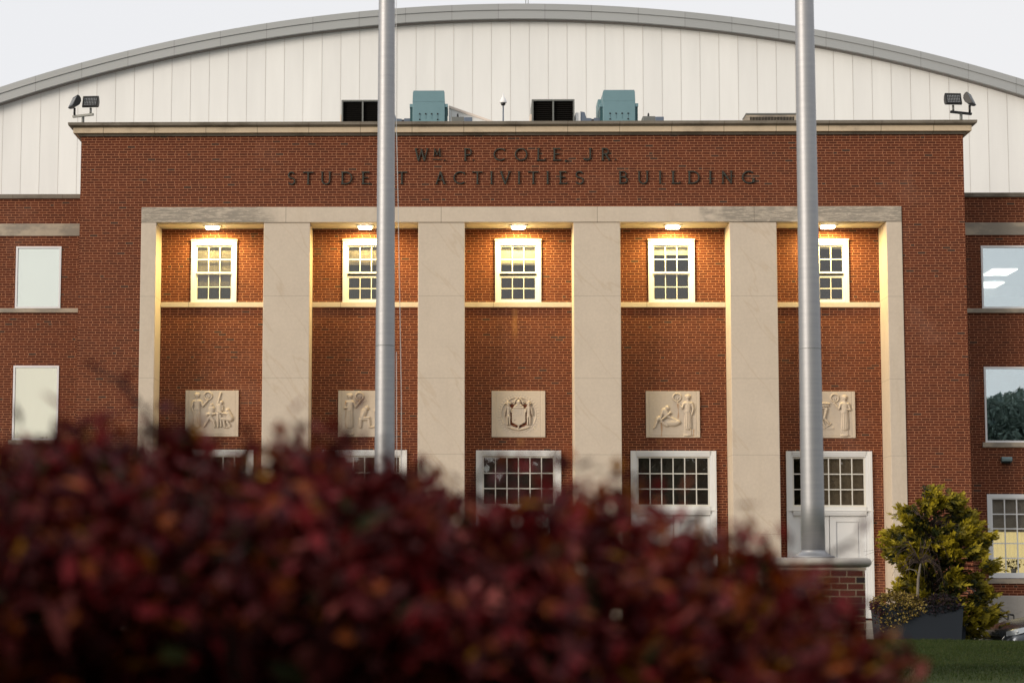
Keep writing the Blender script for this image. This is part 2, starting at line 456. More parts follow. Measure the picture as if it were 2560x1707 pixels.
M['roofing'] = plain("roof_membrane", (0.35, 0.35, 0.34), 0.8)

def pole_mat():
    t = NT("brushed_aluminium"); v = t.coord()
    n1 = t.noise(v, 2.0, 5, 0.65, (0.6, 0.6, 9.0)); n2 = t.noise(v, 30, 3, 0.6, (0.5, 0.5, 6.0))
    c = t.ramp(n1, [(0.3, (0.335, 0.34, 0.355)), (0.7, (0.385, 0.385, 0.395))])
    r = t.math('ADD', 0.42, t.math('MULTIPLY', n2, 0.22))
    return t.pbr(c, r, 0.8, t.bump(n2, 0.05, 0.003), 0.5)
M['pole'] = pole_mat()

def panel_mat():
    t = NT("white_wall_panel"); v = t.coord(); x, y, z = t.sep(v)
    u = t.math('DIVIDE', t.math('ADD', x, 16.112), 0.6235)
    wnz = t.n("ShaderNodeTexWhiteNoise", noise_dimensions='1D'); t.put(wnz.inputs['W'], t.math('FLOOR', u))
    c = t.mix(wnz.outputs[0], (0.745, 0.745, 0.728), (0.785, 0.785, 0.765))
    n1 = t.noise(v, 0.7, 5, 0.6, (3.0, 1, 0.4))
    c = t.mul(c, t.ramp(n1, [(0.3, 0.96), (0.7, 1.03)]))
    f = t.math('ABSOLUTE', t.math('SUBTRACT', t.math('FRACT', u), 0.5))
    k = t.math('GREATER_THAN', f, 0.5 - 0.010 / 0.6235)
    c = t.mix(t.math('MULTIPLY', k, 0.36), c, (0.45, 0.38, 0.32))
    return t.pbr(c, 0.5, 0.0, None, 0.35)
M['panel'] = panel_mat()

def roof_trim_mat():
    t = NT("grey_roof_trim"); v = t.coord(); x, y, z = t.sep(v)
    u = t.math('DIVIDE', t.math('ADD', x, 0.3), 1.53)
    wnz = t.n("ShaderNodeTexWhiteNoise", noise_dimensions='1D'); t.put(wnz.inputs['W'], t.math('FLOOR', u))
    c = t.mix(wnz.outputs[0], (0.345, 0.355, 0.355), (0.37, 0.38, 0.38))
    f = t.math('ABSOLUTE', t.math('SUBTRACT', t.math('FRACT', u), 0.5))
    k = t.math('GREATER_THAN', f, 0.5 - 0.010 / 1.53)
    c = t.mix(t.math('MULTIPLY', k, 0.5), c, (0.12, 0.115, 0.11))
    return t.pbr(c, 0.45, 0.25, None, 0.4)
M['trim'] = roof_trim_mat()
M['trim_dark'] = plain("dark_roof_soffit", (0.22, 0.20, 0.185), 0.7)

def tint_mat(name, rough=0.5, spec=0.4, trans=0.25):
    """leaf: each leaf's own pigment comes from the mesh attribute leaf_pigment"""
    t = NT(name)
    a = t.n("ShaderNodeAttribute", attribute_name="leaf_pigment")
    p = t.n("ShaderNodeBsdfPrincipled")
    t.put(p.inputs['Base Color'], a.outputs['Color']); p.inputs['Roughness'].default_value = rough
    p.inputs['Specular IOR Level'].default_value = spec
    tl = t.n("ShaderNodeBsdfTranslucent"); t.put(tl.inputs[0], a.outputs['Color'])
    mx = t.n("ShaderNodeMixShader"); mx.inputs[0].default_value = trans
    t.t.links.new(p.outputs[0], mx.inputs[1]); t.t.links.new(tl.outputs[0], mx.inputs[2])
    t.t.links.new(mx.outputs[0], t.out.inputs[0])
    return t.mat
M['leaf'] = tint_mat("shrub_leaf", 0.6, 0.2, 0.2)
M['needle'] = tint_mat("cypress_leaf", 0.6, 0.3, 0.2)

def carved_mat():
    t = NT("carved_limestone"); v = t.coord()
    n1 = t.noise(v, 1.6, 5, 0.6); n2 = t.noise(v, 18, 5, 0.65)
    base = (0.545, 0.46, 0.37)
    c = t.mix(n1, tuple(k * 0.9 for k in base), tuple(k * 1.06 for k in base))
    c = t.mul(c, t.ramp(n2, [(0.25, 0.93), (0.75, 1.05)]))
    a = t.n("ShaderNodeAttribute", attribute_name="rust_stain")
    c = t.mix(a.outputs['Fac'], c, (0.36, 0.17, 0.06))
    return t.pbr(c, 0.8, 0.0, t.bump(n2, 0.12, 0.006), 0.3)
M['carved'] = carved_mat()

# ------------------------------------------------------------------ ground
P = 4.064
ZL = -1.33                    # lawn level (camera height above it: 1.33 m)
ZD = -1.90                    # driveway level
ZT = -1.15                    # terrace in front of the building

def lawn_z(x, y):
    n = 0.02 * math.sin(x * 0.7 + y * 0.31) + 0.015 * math.sin(y * 0.9 - x * 0.4)
    return ZL + n * (0.4 if y > -14 else 1.0)

def grass_ground_mat():
    t = NT("lawn_soil"); v = t.coord()
    c = t.ramp(t.noise(v, 6, 6, 0.7), [(0.3, (0.020, 0.034, 0.005)), (0.7, (0.040, 0.058, 0.009))])
    return t.pbr(c, 0.9, 0.0, t.bump(t.noise(v, 40, 4), 0.6, 0.03), 0.2)
lb = MB()
xs = [-400, -120, -60, -40] + [i * 2.0 for i in range(-15, 16)] + [40, 60, 120, 400]
ys = [-900, -300, -150, -110, -90, -75] + [-64 + i * 2.0 for i in range(0, 26)] + [-12.0, -11.2, -10.7]
lv = [[(x, y, lawn_z(x, y)) for x in xs] for y in ys]
ys2 = [(-10.35, ZL - 0.10), (-9.7, ZD + 0.02), (-9.55, ZD - 0.05)]
for y, z in ys2: lv.append([(x, y, z) for x in xs])
W_ = len(xs)
flat = [p for r in lv for p in r]
lb.smooth = True
lb.add(flat, [(j * W_ + i, j * W_ + i + 1, (j + 1) * W_ + i + 1, (j + 1) * W_ + i) for j in range(len(lv) - 1) for i in range(W_ - 1)])
lawn = lb.build("lawn", grass_ground_mat()); tag(lawn, kind='structure')

def asphalt_mat():
    t = NT("driveway_paving"); v = t.coord()
    c = t.ramp(t.noise(v, 3, 6, 0.7), [(0.3, (0.13, 0.125, 0.115)), (0.7, (0.19, 0.18, 0.165))])
    return t.pbr(c, 0.85, 0.0, t.bump(t.noise(v, 80, 3), 0.3, 0.01), 0.3)
db = MB(); db.add([(-400, -9.8, ZD), (400, -9.8, ZD), (400, -2.4, ZD), (-400, -2.4, ZD)], [(0, 1, 2, 3)])
tag(db.build("driveway", asphalt_mat()), kind='structure')
M['paving'] = stone_mat("terrace_paving", base=(0.30, 0.28, 0.25), weather=(0.5, 0.7, 0.4, (0.16, 0.15, 0.13)))
sb = MB()
for k in range(5):
    y0 = -2.45 + k * 0.34
    sb.bbox(-60, 60, y0, y0 + 0.36 if k < 4 else y0 + 0.6, ZD - 0.1, ZD + 0.15 * (k + 1), 0.015)
tag(sb.build("steps", M['paving']), kind='structure')
tb = MB(); tb.box(-400, 400, -0.5, 60, ZT - 0.8, ZT - 0.004)
tag(tb.build("terrace", M['paving']), kind='structure')

# ------------------------------------------------------------------ the brick building
bld = empty("brick_building", (0, 0, ZT))
tag(bld, "red brick building with stone pillars and bronze lettering above five lit recesses", "building")
BZ = -ZT
def bpart(mb, name, mats, parent=None):
    """part of the building; geometry is written in scene coordinates"""
    o = mb.build(name, mats, parent or bld)
    if parent is None or parent == bld:
        o.matrix_parent_inverse = Matrix.Translation((0, 0, BZ))
    return o

XB, XF, XI, D = 11.585, 9.945, 9.545, 1.012
ZF, ZS, ZTOP = 9.569, 9.160, 11.48
# main wall with the portal opening
mb = MB()
wall_holes(mb, -XB, XB, ZT - 0.3, ZTOP + 0.04, 0.0, 0.3, [(-XF, XF, ZT - 0.31, ZF)])
for s in (-1, 1):
    mb.box(s * (XB - 0.3), s * XB, 0.001, 12.0, ZT - 0.3, ZTOP + 0.04) if s > 0 else mb.box(-XB, -XB + 0.3, 0.001, 12.0, ZT - 0.3, ZTOP + 0.04)
mb.box(-XB + 0.3, XB - 0.3, 11.7, 12.0, ZT - 0.3, ZTOP + 0.04)
bpart(mb, "wall", M['brick'])
# recessed wall behind the pillars
WIN = (0.6114, 7.175, 8.867)
holes = []
for i in range(5):
    X = (i - 2) * P
    holes.append((X - 0.56, X + 0.56, 7.18, 8.80))
    holes.append((X - 1.0, X + 1.0, ZT - 0.31, 3.13))
mb = MB(); wall_holes(mb, -XI - 0.2, XI + 0.2, ZT - 0.3, ZS + 0.02, D, 0.25, holes)
bpart(mb, "recessed_wall", M['brick'])
# stone surround
for s in (-1, 1):
    a, b = (XI, XF) if s > 0 else (-XF, -XI)
    mb = MB(); mb.bbox(a, b, -0.035, D + 0.02, ZT - 0.2, ZS - 0.004, 0.012)
    bpart(mb, "stone_jamb", M['jamb'])
mb = MB(); mb.bbox(-XF, XF, -0.035, 0.28, ZS, ZF, 0.012)
bpart(mb, "lintel", M['lintel'])
mb = MB(); mb.box(-XI - 0.3, XI + 0.3, 0.281, D + 0.3, ZS + 0.001, ZS + 0.2)
bpart(mb, "soffit", M['soffit'])
for i in range(4):
    X = (i - 1.5) * P
    mb = MB(); mb.bbox(X - 0.611, X + 0.611, -0.005, D + 0.02, ZT - 0.2, ZS - 0.004, 0.014)
    bpart(mb, "pillar", M['pillar'])
# sill course between pillars
for i in range(5):
    X = (i - 2) * P
    a = X - (P / 2 - 0.611) + 0.001; b = X + (P / 2 - 0.611) - 0.001
    if i == 0: a = -XI + 0.001
    if i == 4: b = XI - 0.001
    mb = MB(); mb.bbox(a, b, D - 0.055, D + 0.05, 7.040, 7.175, 0.008)
    bpart(mb, "sill_course", M['sill'])
# cornice: bed mould, fascia and coping, returned round the sides
def ring(mb, out, inn, z0, z1, out_top=None):
    """rectangular collar round the block from inner offset to outer offset"""
    ot = out if out_top is None else out_top
    def loop(o, z): return [(-XB - o, -o, z), (XB + o, -o, z), (XB + o, 12 + o, z), (-XB - o, 12 + o, z)]
    v = loop(inn, z0) + loop(out, z0) + loop(ot, z1) + loop(inn, z1)
    f = []
    for k in range(4):
        j = (k + 1) % 4
        for a in range(4):
            b = (a + 1) % 4
            f.append([a * 4 + k, a * 4 + j, b * 4 + j, b * 4 + k])
    mb.add(v, f)
mb = MB(); ring(mb, 0.05, -0.2, 11.470, 11.528, 0.09)
bpart(mb, "bed_mould", M['coping'])
mb = MB(); ring(mb, 0.185, -0.25, 11.530, 11.672)
bpart(mb, "cornice_fascia", M['fascia'])
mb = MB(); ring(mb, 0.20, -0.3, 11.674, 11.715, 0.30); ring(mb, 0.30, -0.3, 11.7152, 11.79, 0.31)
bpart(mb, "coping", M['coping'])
mb = MB(); mb.box(-XB + 0.02, XB - 0.02, 0.02, 11.98, 11.30, 11.45)
bpart(mb, "roof", M['roofing'])
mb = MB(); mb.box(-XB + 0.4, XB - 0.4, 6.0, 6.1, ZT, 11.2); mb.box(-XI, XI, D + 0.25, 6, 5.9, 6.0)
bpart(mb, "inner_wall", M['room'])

# ---- upper sash windows
def sash_mesh(x0, x1, z0, z1, y, cols, rows, stile=0.05, rail=0.055, bar=0.022, dep=0.035):
    mb = MB()
    mb.box(x0, x0 + stile, y, y + dep, z0, z1); mb.box(x1 - stile, x1, y, y + dep, z0, z1)
    mb.box(x0 + stile, x1 - stile, y, y + dep, z0, z0 + rail); mb.box(x0 + stile, x1 - stile, y, y + dep, z1 - rail, z1)
    ix0, ix1, iz0, iz1 = x0 + stile, x1 - stile, z0 + rail, z1 - rail
    for c in range(1, cols):
        x = ix0 + (ix1 - ix0) * c / cols
        mb.box(x - bar / 2, x + bar / 2, y + 0.004, y + dep - 0.006, iz0, iz1)
    for r in range(1, rows):
        z = iz0 + (iz1 - iz0) * r / rows
        for c in range(cols):
            a = ix0 + (ix1 - ix0) * c / cols + (bar / 2 if c else 0)
            b = ix0 + (ix1 - ix0) * (c + 1) / cols - (bar / 2 if c < cols - 1 else 0)
            mb.box(a, b, y + 0.006, y + dep - 0.006, z - bar / 2, z + bar / 2)
    return mb

def quad_y(x0, x1, z0, z1, y, th=0.004):
    return MB().box(x0, x1, y, y + th, z0, z1)

def slat_blind(x0, x1, z0, z1, y, pitch=0.03):
    mb = MB(); z = z1
    while z > z0 + 0.01:
        mb.add([(x0, y - 0.011, z - 0.021), (x1, y - 0.011, z - 0.021), (x1, y + 0.011, z), (x0, y + 0.011, z)], [(0, 1, 2, 3)])
        z -= pitch
    mb.box(x0, x1, y - 0.012, y + 0.012, z0 - 0.015, z0 + 0.012)
    for x in (x0 + 0.12, (x0 + x1) / 2, x1 - 0.12):
        mb.box(x - 0.003, x + 0.003, y - 0.016, y - 0.0125, z0, z1)
    return mb

BLIND = ['slats_full', 'slats_part', 'cream', 'valance', 'short']
for i in range(5):
    X = (i - 2) * P; hw, zb, zt = WIN
    mb = MB(); y = D - 0.045
    zt2 = zt - 0.035
    # moulded casing: two stepped fillets each side and head, plus a drip cap
    for a, b, yy in ((X - hw, X - hw + 0.06, y), (X - hw + 0.06, X - hw + 0.115, y + 0.018), (X + hw - 0.06, X + hw, y), (X + hw - 0.115, X + hw - 0.06, y + 0.018)):
        mb.box(a, b, yy, D + 0.16, zb, zt2)
    mb.box(X - hw + 0.115, X + hw - 0.115, y + 0.018, D + 0.16, zt2 - 0.115, zt2 - 0.055)
    mb.box(X - hw + 0.06, X + hw - 0.06, y - 0.004, D + 0.158, zt2 - 0.0549, zt2 + 0.0002)
    mb.box(X - hw - 0.012, X + hw + 0.012, y - 0.03, D + 0.1, zt2 + 0.0004, zt)
    mb.box(X - hw + 0.115, X + hw - 0.115, y + 0.006, D + 0.16, zb, zb + 0.035)
    for s in (-1, 1):
        for zz in (8.36, 8.32):
            mb.box(X + s * (hw - 0.03) - 0.008, X + s * (hw - 0.03) + 0.008, y - 0.006, y + 0.0, zz - 0.008, zz + 0.008)
    w = bpart(mb, "window", M['paint'])
    x0, x1 = X - hw + 0.115, X + hw - 0.115
    zm = zb + 0.035 + (zt2 - 0.115 - zb - 0.035) * 0.508
    up = [0.0, 0.0, 0.0, 0.0, 0.0][i]
    raised = [0.0, 0.085, 0.085, 0.0, 0.085][i]
    so = sash_mesh(x0, x1, zm - 0.02, zt2 - 0.115, D + 0.03, 3, 2, 0.04, 0.045).build("sash", M['paint'], w)
    lo = sash_mesh(x0, x1, zb + 0.035 + (0.0), zm + 0.015 - raised, D + 0.075, 3, 2, 0.045, 0.06).build("sash", M['paint_old'], w)
    quad_y(x0 + 0.035, x1 - 0.035, zm + 0.02, zt2 - 0.155, D + 0.046, 0.003).build("pane", M['glass'], w)
    quad_y(x0 + 0.04, x1 - 0.04, zb + 0.09, zm - 0.04 - raised, D + 0.092, 0.003).build("pane", M['glass'], w)
    yb = D + 0.135; zu = zt2 - 0.12
    if BLIND[i] == 'slats_full':
        slat_blind(x0 + 0.01, x1 - 0.01, 7.60, zu, yb).build("blind", M['shade_grey'], w)
    elif BLIND[i] == 'slats_part':
        slat_blind(x0 + 0.01, x1 - 0.01, 8.22, zu, yb).build("blind", M['shade_grey'], w)
    elif BLIND[i] == 'cream':
        mb = quad_y(x0 + 0.01, x1 - 0.01, 8.235, zu, yb, 0.006); mb.box(x0 + 0.01, x1 - 0.01, yb - 0.008, yb + 0.012, 8.2, 8.235)
        mb.build("blind", M['shade_cream'], w)
    elif BLIND[i] == 'valance':
        mb = quad_y(x0 + 0.01, x1 - 0.01, 8.49, zu, yb, 0.006); mb.box(x0 + 0.01, x1 - 0.01, yb - 0.008, yb + 0.012, 8.46, 8.49)
        mb.build("blind", M['shade_cream'], w)
    else:
        quad_y(x0 + 0.01, x1 - 0.01, 8.62, zu, yb, 0.006).build("blind", M['shade_cream'], w)

# ---- entrance doors with transom lights
for i in range(5):
    X = (i - 2) * P
    zt, zb = 3.241, -1.10
    mb = MB(); y = D - 0.05
    for s in (-1, 1):
        for a, b, yy in ((1.12, 1.06, y - 0.022), (1.06, 1.0, y + 0.004), (1.0, 0.955, y + 0.034)):
            xa, xb = sorted((X + s * a, X + s * b))
            mb.box(xa, xb, yy, D + 0.22, zb, zt)
    mb.box(X - 0.955, X + 0.955, y - 0.012, D + 0.2, zt - 0.045, zt)
    mb.box(X - 0.955, X + 0.955, y + 0.004, D + 0.2, zt - 0.095, zt - 0.0452)
    mb.box(X - 0.955, X + 0.955, y + 0.022, D + 0.2, zt - 0.145, zt - 0.0952)
    # cornice between transom light and leaves
    mb.box(X - 0.955, X + 0.955, y + 0.01, D + 0.2, 1.70, 1.79)
    mb.box(X - 1.13, X + 1.13, y - 0.035, D + 0.19, 1.675, 1.699)
    mb.box(X - 0.955, X + 0.955, y - 0.014, D + 0.19, 1.615, 1.6748)
    mb.box(X - 0.955, X + 0.955, y + 0.008, D + 0.19, 1.565, 1.6148)
    d = bpart(mb, "doorway", M['paint'])
    tr = sash_mesh(X - 0.955, X + 0.955, 1.791, zt - 0.146, D + 0.03, 6, 3, 0.045, 0.045, 0.028).build("transom_window", M['paint_old'], d)
    quad_y(X - 0.915, X + 0.915, 1.83, zt - 0.185, D + 0.05, 0.003).build("pane", M['glass_door'], d)
    if i == 4:
        mb = quad_y(X - 0.35, X + 0.94, 1.8, zt - 0.15, D + 0.14, 0.006); mb.build("blind", M['shade_tan'], d)
    elif i in (2, 3):
        quad_y(X - 0.94, X + 0.94, 1.8, zt - 0.15, D + 0.16, 0.006).build("blind", M['brown_reflection'], d)  # brown panel added to lift the dark reflection in these panes
    else:
        mb = quad_y(X - 0.94, X + 0.94, 2.3, zt - 0.15, D + 0.14, 0.006); mb.build("blind", M['shade_tan'], d)
    for s in (-1, 1):
        a, b = (X - 0.95, X - 0.009) if s < 0 else (X + 0.009, X + 0.95)
        mb = MB(); yy = D + 0.05
        st = 0.16
        mb.box(a, a + st, yy, yy + 0.05, zb, 1.56); mb.box(b - st, b, yy, yy + 0.05, zb, 1.56)
        mb.box(a + st, b - st, yy, yy + 0.05, 1.40, 1.56); mb.box(a + st, b - st, yy, yy + 0.05, zb, zb + 0.3)
        mb.box(a + st, b - st, yy, yy + 0.05, 0.0, 0.16)
        mb.box(a + st, b - st, yy + 0.034, yy + 0.048, zb + 0.3, 0.0); mb.box(a + st, b - st, yy + 0.034, yy + 0.048, 0.16, 1.40)
        mb.box(a + st + 0.045, b - st - 0.045, yy + 0.016, yy + 0.034, 0.21, 1.355)
        leaf = mb.build("door_leaf", M['paint'], d)
        xk = b - 0.07 if s < 0 else a + 0.07
        hb = MB(); hb.tube([(xk, yy - 0.06, -0.05), (xk, yy - 0.06, 0.25)], 0.012, 8); hb.box(xk - 0.02, xk + 0.02, yy - 0.05, yy, -0.04, -0.02); hb.box(xk - 0.02, xk + 0.02, yy - 0.05, yy, 0.22, 0.24)
        hb.build("handle", M['black_metal'], d)

# ---- carved relief panels (height fields cut from capsules and discs)
PW, PH, PZ = 1.415, 1.224, 4.203
def relief(X, x_off, shapes, rust, seal=False):
    nx, nz = 178, 154
    gx = np.linspace(0, 1497, nx); gz = np.linspace(0, 1300, nz)
    GX, GZ = np.meshgrid(gx, gz)
    h = np.zeros_like(GX)
    # pilaster strips at both ends
    edge = np.minimum(GX, 1497 - GX)
    h[(edge < 84)] = 14.0
    h[(edge > 78) & (edge < 92)] = -10.0
    h[(GZ > 1258) & (edge > 90)] = 8.0
    h[(GZ > 1246) & (GZ < 1258) & (edge > 110)] = -12.0
    if seal:
        rr = np.hypot(GX - 752, GZ - 668)
        h[:] = 0
        h[edge < 110] = 5.0
        h[np.abs(edge - 114) < 6] = -5.0
        ang = np.arctan2(GZ - 668, GX - 752)
        h[(rr > 515) & (rr < 580) & (np.sin(ang * 44) > 0.35)] = 5.0
        h[(rr < 505)] = 8.0
        disc = rr < 480
        h[disc] = -30.0 + 16.0 * np.clip((rr[disc] / 480), 0, 1) ** 6
    base = h.copy()
    for sh in shapes:
        k = sh[0]
        if k == 'c':        # capsule x0 y0 x1 y1 r0 r1 height
            _, x0, y0, x1, y1, r0, r1, dep = sh
            x0 -= x_off; x1 -= x_off; y0 -= 182; y1 -= 182
            dx, dy = x1 - x0, y1 - y0; L2 = dx * dx + dy * dy + 1e-6
            tt = np.clip(((GX - x0) * dx + (GZ - y0) * dy) / L2, 0, 1)
            dd = np.hypot(GX - x0 - tt * dx, GZ - y0 - tt * dy); rad = r0 + (r1 - r0) * tt
            q = np.clip(1 - (dd / rad) ** 2, 0, None)
            h = np.where(q > 0, np.maximum(h, base * 0 + dep * np.sqrt(q) + (-30 if seal else 0) * 0.6), h)
        elif k == 'e':      # ellipse x y rx ry height
            _, x, yy, rx, ry, dep = sh
            x -= x_off; yy -= 182
            q = np.clip(1 - ((GX - x) / rx) ** 2 - ((GZ - yy) / ry) ** 2, 0, None)
            h = np.where(q > 0, np.maximum(h, dep * np.sqrt(q) + (-30 if seal else 0) * 0.6), h)
        elif k == 'r':      # ring x y r t height
            _, x, yy, r, tk, dep = sh
            x -= x_off; yy -= 182
            dd = np.abs(np.hypot(GX - x, GZ - yy) - r); q = np.clip(1 - (dd / tk) ** 2, 0, None)
            h = np.where(q > 0, np.maximum(h, dep * np.sqrt(q)), h)
        elif k == 'b':      # flat block x0 x1 y0 y1 height
            _, x0, x1, y0, y1, dep = sh
            m = (GX > x0 - x_off) & (GX < x1 - x_off) & (GZ > y0 - 182) & (GZ < y1 - 182)
            h = np.where(m, np.maximum(h, dep), h)
        elif k == 'p':      # folds: vertical grooves x0 x1 y0 y1 period depth
            _, x0, x1, y0, y1, per, dep = sh
            m = (GX > x0 - x_off) & (GX < x1 - x_off) & (GZ > y0 - 182) & (GZ < y1 - 182)
            h = np.where(m, h - dep * (0.5 + 0.5 * np.cos((GX - x0 + x_off) * 2 * np.pi / per)), h)
        elif k == 's':      # shield
            x0, x1, y0, y1, yp = [v - (x_off if n < 2 else 182) for n, v in enumerate(sh[1:])]
            cx = (x0 + x1) / 2
            bot = y1 + (yp - y1) * (1 - np.abs(GX - cx) / ((x1 - x0) / 2))
            m = (GX > x0) & (GX < x1) & (GZ > y0) & (GZ < bot)
            h = np.where(m, np.maximum(h, 22.0), h)
            q = m & (GX > cx) & (GZ < (y0 + y1) / 2); h = np.where(q & (np.sin(GX * 0.11) > 0.2), h + 4, h)
            q = m & (GX < cx) & (GZ < (y0 + y1) / 2); h = np.where(q & (np.sin((GX + GZ) * 0.09) > 0.3), h + 4, h)
            q = m & (GX < cx) & (GZ > (y0 + y1) / 2); h = np.where(q & (np.hypot((GX - x0 - 90), GZ - y1 + 40) < 26), h - 12, h)
    sc = PW / 1497.0
    yy = -0.012 - h * sc * 1.25
    vx = X - PW / 2 + GX * sc; vz = PZ + PH / 2 - GZ * sc * (PH / (1300 * sc)) 
    verts = np.stack([vx, D - 0.02 + yy, vz], -1).reshape(-1, 3)
    st = np.zeros_like(GX)
    rng = np.random.default_rng(5)
    for (rx, ry0, ry1, rw) in rust:
        rx -= x_off; ry0 -= 182; ry1 -= 182
        w = rw * (0.7 + 0.3 * np.sin(GZ * 0.02))
        k = np.clip(1 - np.abs(GX - rx - 8 * np.sin(GZ * 0.013)) / w, 0, 1) * np.clip((GZ - ry0) / 40, 0, 1) * np.clip((ry1 - GZ) / 60, 0, 1)
        st = np.maximum(st, k * 0.8)
    me = bpy.data.meshes.new("relief_panel")
    n0 = nx * nz
    faces = []
    for j in range(nz - 1):
        for i in range(nx - 1):
            a = j * nx + i
            faces.append((a, a + nx, a + nx + 1, a + 1))
    # slab sides
    border = [i for i in range(nx)] + [j * nx + nx - 1 for j in range(1, nz)] + [(nz - 1) * nx + i for i in range(nx - 2, -1, -1)] + [j * nx for j in range(nz - 2, 0, -1)]
    back = [(verts[b][0], D + 0.01, verts[b][2]) for b in border]
    allv = [tuple(v) for v in verts] + back
    nb = len(border)
    for k in range(nb):
        faces.append((border[k], border[(k + 1) % nb], n0 + (k + 1) % nb, n0 + k))
    me.from_pydata(allv, [], faces)
    me.materials.append(M['carved'])
    at = me.attributes.new("rust_stain", 'FLOAT', 'POINT')
    at.data.foreach_set('value', np.concatenate([st.reshape(-1), np.zeros(nb)]).astype(np.float32))
    sm = [True] * ((nz - 1) * (nx - 1)) + [False] * nb
    me.polygons.foreach_set('use_smooth', sm)
    me.update()
    o = bpy.data.objects.new("relief_panel", me); COL.objects.link(o); o.parent = bld
    o.matrix_parent_inverse = Matrix.Translation((0, 0, BZ))
    return o

def robed(cx, hy, flip=1, arm2='down'):
    """standing robed figure: head, shoulders, tunic, pleated skirt, one arm raised to a wreath"""
    f = flip
    s = [('e', cx, hy, 66, 78, 60), ('e', cx, hy - 30, 82, 58, 52), ('c', cx, hy + 60, cx, hy + 130, 34, 40, 44),
         ('c', cx - 92, hy + 170, cx + 92, hy + 170, 46, 46, 56), ('c', cx, hy + 180, cx, hy + 380, 104, 84, 62),
         ('c', cx, hy + 390, cx, hy + 810, 96, 112, 58), ('b', cx - 100, cx + 100, hy + 600, hy + 860, 34),
         ('p', cx - 104, cx + 104, hy + 420, hy + 860, 46, 16),
         ('c', cx - 60, hy + 868, cx - 20, hy + 868, 22, 22, 40), ('c', cx + 25, hy + 868, cx + 65, hy + 868, 22, 22, 40),
         ('c', cx + f * 115, hy + 190, cx + f * 160, hy + 300, 38, 32, 48), ('c', cx + f * 160, hy + 300, cx + f * 290, hy + 150, 32, 24, 44)]
    if arm2 == 'down':
        s += [('c', cx - f * 110, hy + 190, cx - f * 150, hy + 330, 36, 30, 50), ('c', cx - f * 150, hy + 330, cx - f * 105, hy + 470, 30, 24, 46),
              ('c', cx - f * 95, hy + 470, cx - f * 95, hy + 560, 22, 10, 30)]
    else:
        s += [('c', cx - f * 110, hy + 190, cx - f * 140, hy + 330, 36, 30, 50), ('c', cx - f * 140, hy + 330, cx + f * 40, hy + 300, 30, 24, 60)]
    return s
def wreath(x, y): return [('r', x, y, 108, 20, 30), ('c', x - 40, y + 10, x - 12, y + 70, 14, 14, 24), ('c', x + 40, y + 10, x + 12, y + 70, 14, 14, 24)]
def pedestal(x): return [('b', x - 105, x + 105, 1240, 1400, 16), ('e', x, 1415, 120, 40, 44)]

p1 = robed(610, 330) + wreath(915, 340) + [
    ('e', 1010, 605, 50, 62, 48), ('c', 1018, 700, 1005, 850, 92, 74, 52), ('c', 905, 850, 1100, 850, 38, 34, 54), ('e', 900, 870, 50, 40, 50),
    ('c', 985, 950, 1085, 1060, 62, 46, 48), ('c', 1085, 1060, 1110, 1210, 42, 30, 44), ('c', 950, 960, 820, 1200, 50, 26, 40),
    ('c', 1275, 265, 1235, 400, 22, 26, 36), ('c', 1235, 400, 1200, 570, 28, 34, 42), ('e', 1275, 258, 30, 24, 40),
    ('e', 1292, 525, 54, 66, 54), ('c', 1235, 620, 1250, 800, 82, 68, 54), ('c', 1320, 620, 1330, 740, 26, 24, 44),
    ('c', 1200, 850, 1210, 1210, 48, 28, 46), ('c', 1270, 900, 1295, 1200, 40, 28, 42),
    ('e', 1465, 752, 62, 68, 54), ('c', 1490, 830, 1560, 970, 78, 82, 56), ('c', 1205, 775, 1330, 835, 26, 30, 60), ('c', 1330, 835, 1460, 850, 30, 34, 62),
    ('c', 1560, 1010, 1330, 985, 62, 50, 56), ('c', 1360, 1010, 1395, 1215, 44, 30, 50), ('c', 1470, 1080, 1545, 1190, 38, 26, 40), ('c', 1395, 1225, 1480, 1235, 22, 20, 40)]
relief(-2 * P, 280, p1, [])
p2 = robed(500, 345, 1, 'across') + wreath(770, 350) + pedestal(510) + [
    ('e', 972, 680, 64, 72, 54), ('c', 900, 770, 855, 920, 92, 74, 56), ('c', 850, 955, 1040, 940, 32, 26, 60), ('c', 900, 780, 850, 940, 40, 34, 62),
    ('c', 800, 1000, 800, 1205, 58, 36, 46), ('c', 845, 985, 1030, 985, 50, 42, 48), ('c', 1035, 990, 1055, 1195, 42, 30, 46), ('c', 1060, 1210, 1160, 1210, 24, 20, 42),
    ('e', 1360, 520, 58, 66, 52), ('c', 1370, 620, 1390, 800, 84, 70, 54), ('c', 1390, 830, 1370, 1200, 60, 36, 48), ('c', 1440, 830, 1480, 1200, 54, 32, 46), ('c', 1300, 640, 1210, 760, 32, 26, 48)]
relief(-P, 172, p2, [(392, 440, 620, 26), (372, 680, 1250, 14)])
p3 = [('s', 770, 1150, 680, 1060, 1168),
      ('c', 850, 650, 1065, 650, 44, 44, 60), ('c', 880, 590, 1030, 590, 36, 36, 62), ('e', 955, 500, 66, 84, 72), ('b', 900, 1010, 520, 560, 20),
      ('c', 840, 520, 880, 420, 22, 26, 50), ('c', 880, 420, 930, 400, 26, 18, 50), ('c', 1070, 520, 1030, 420, 22, 26, 50), ('c', 1030, 420, 980, 400, 26, 18, 50),
      ('c', 790, 500, 830, 470, 24, 24, 46), ('c', 1120, 500, 1080, 470, 24, 24, 46), ('e', 820, 540, 30, 20, 44), ('e', 1090, 540, 30, 20, 44)]
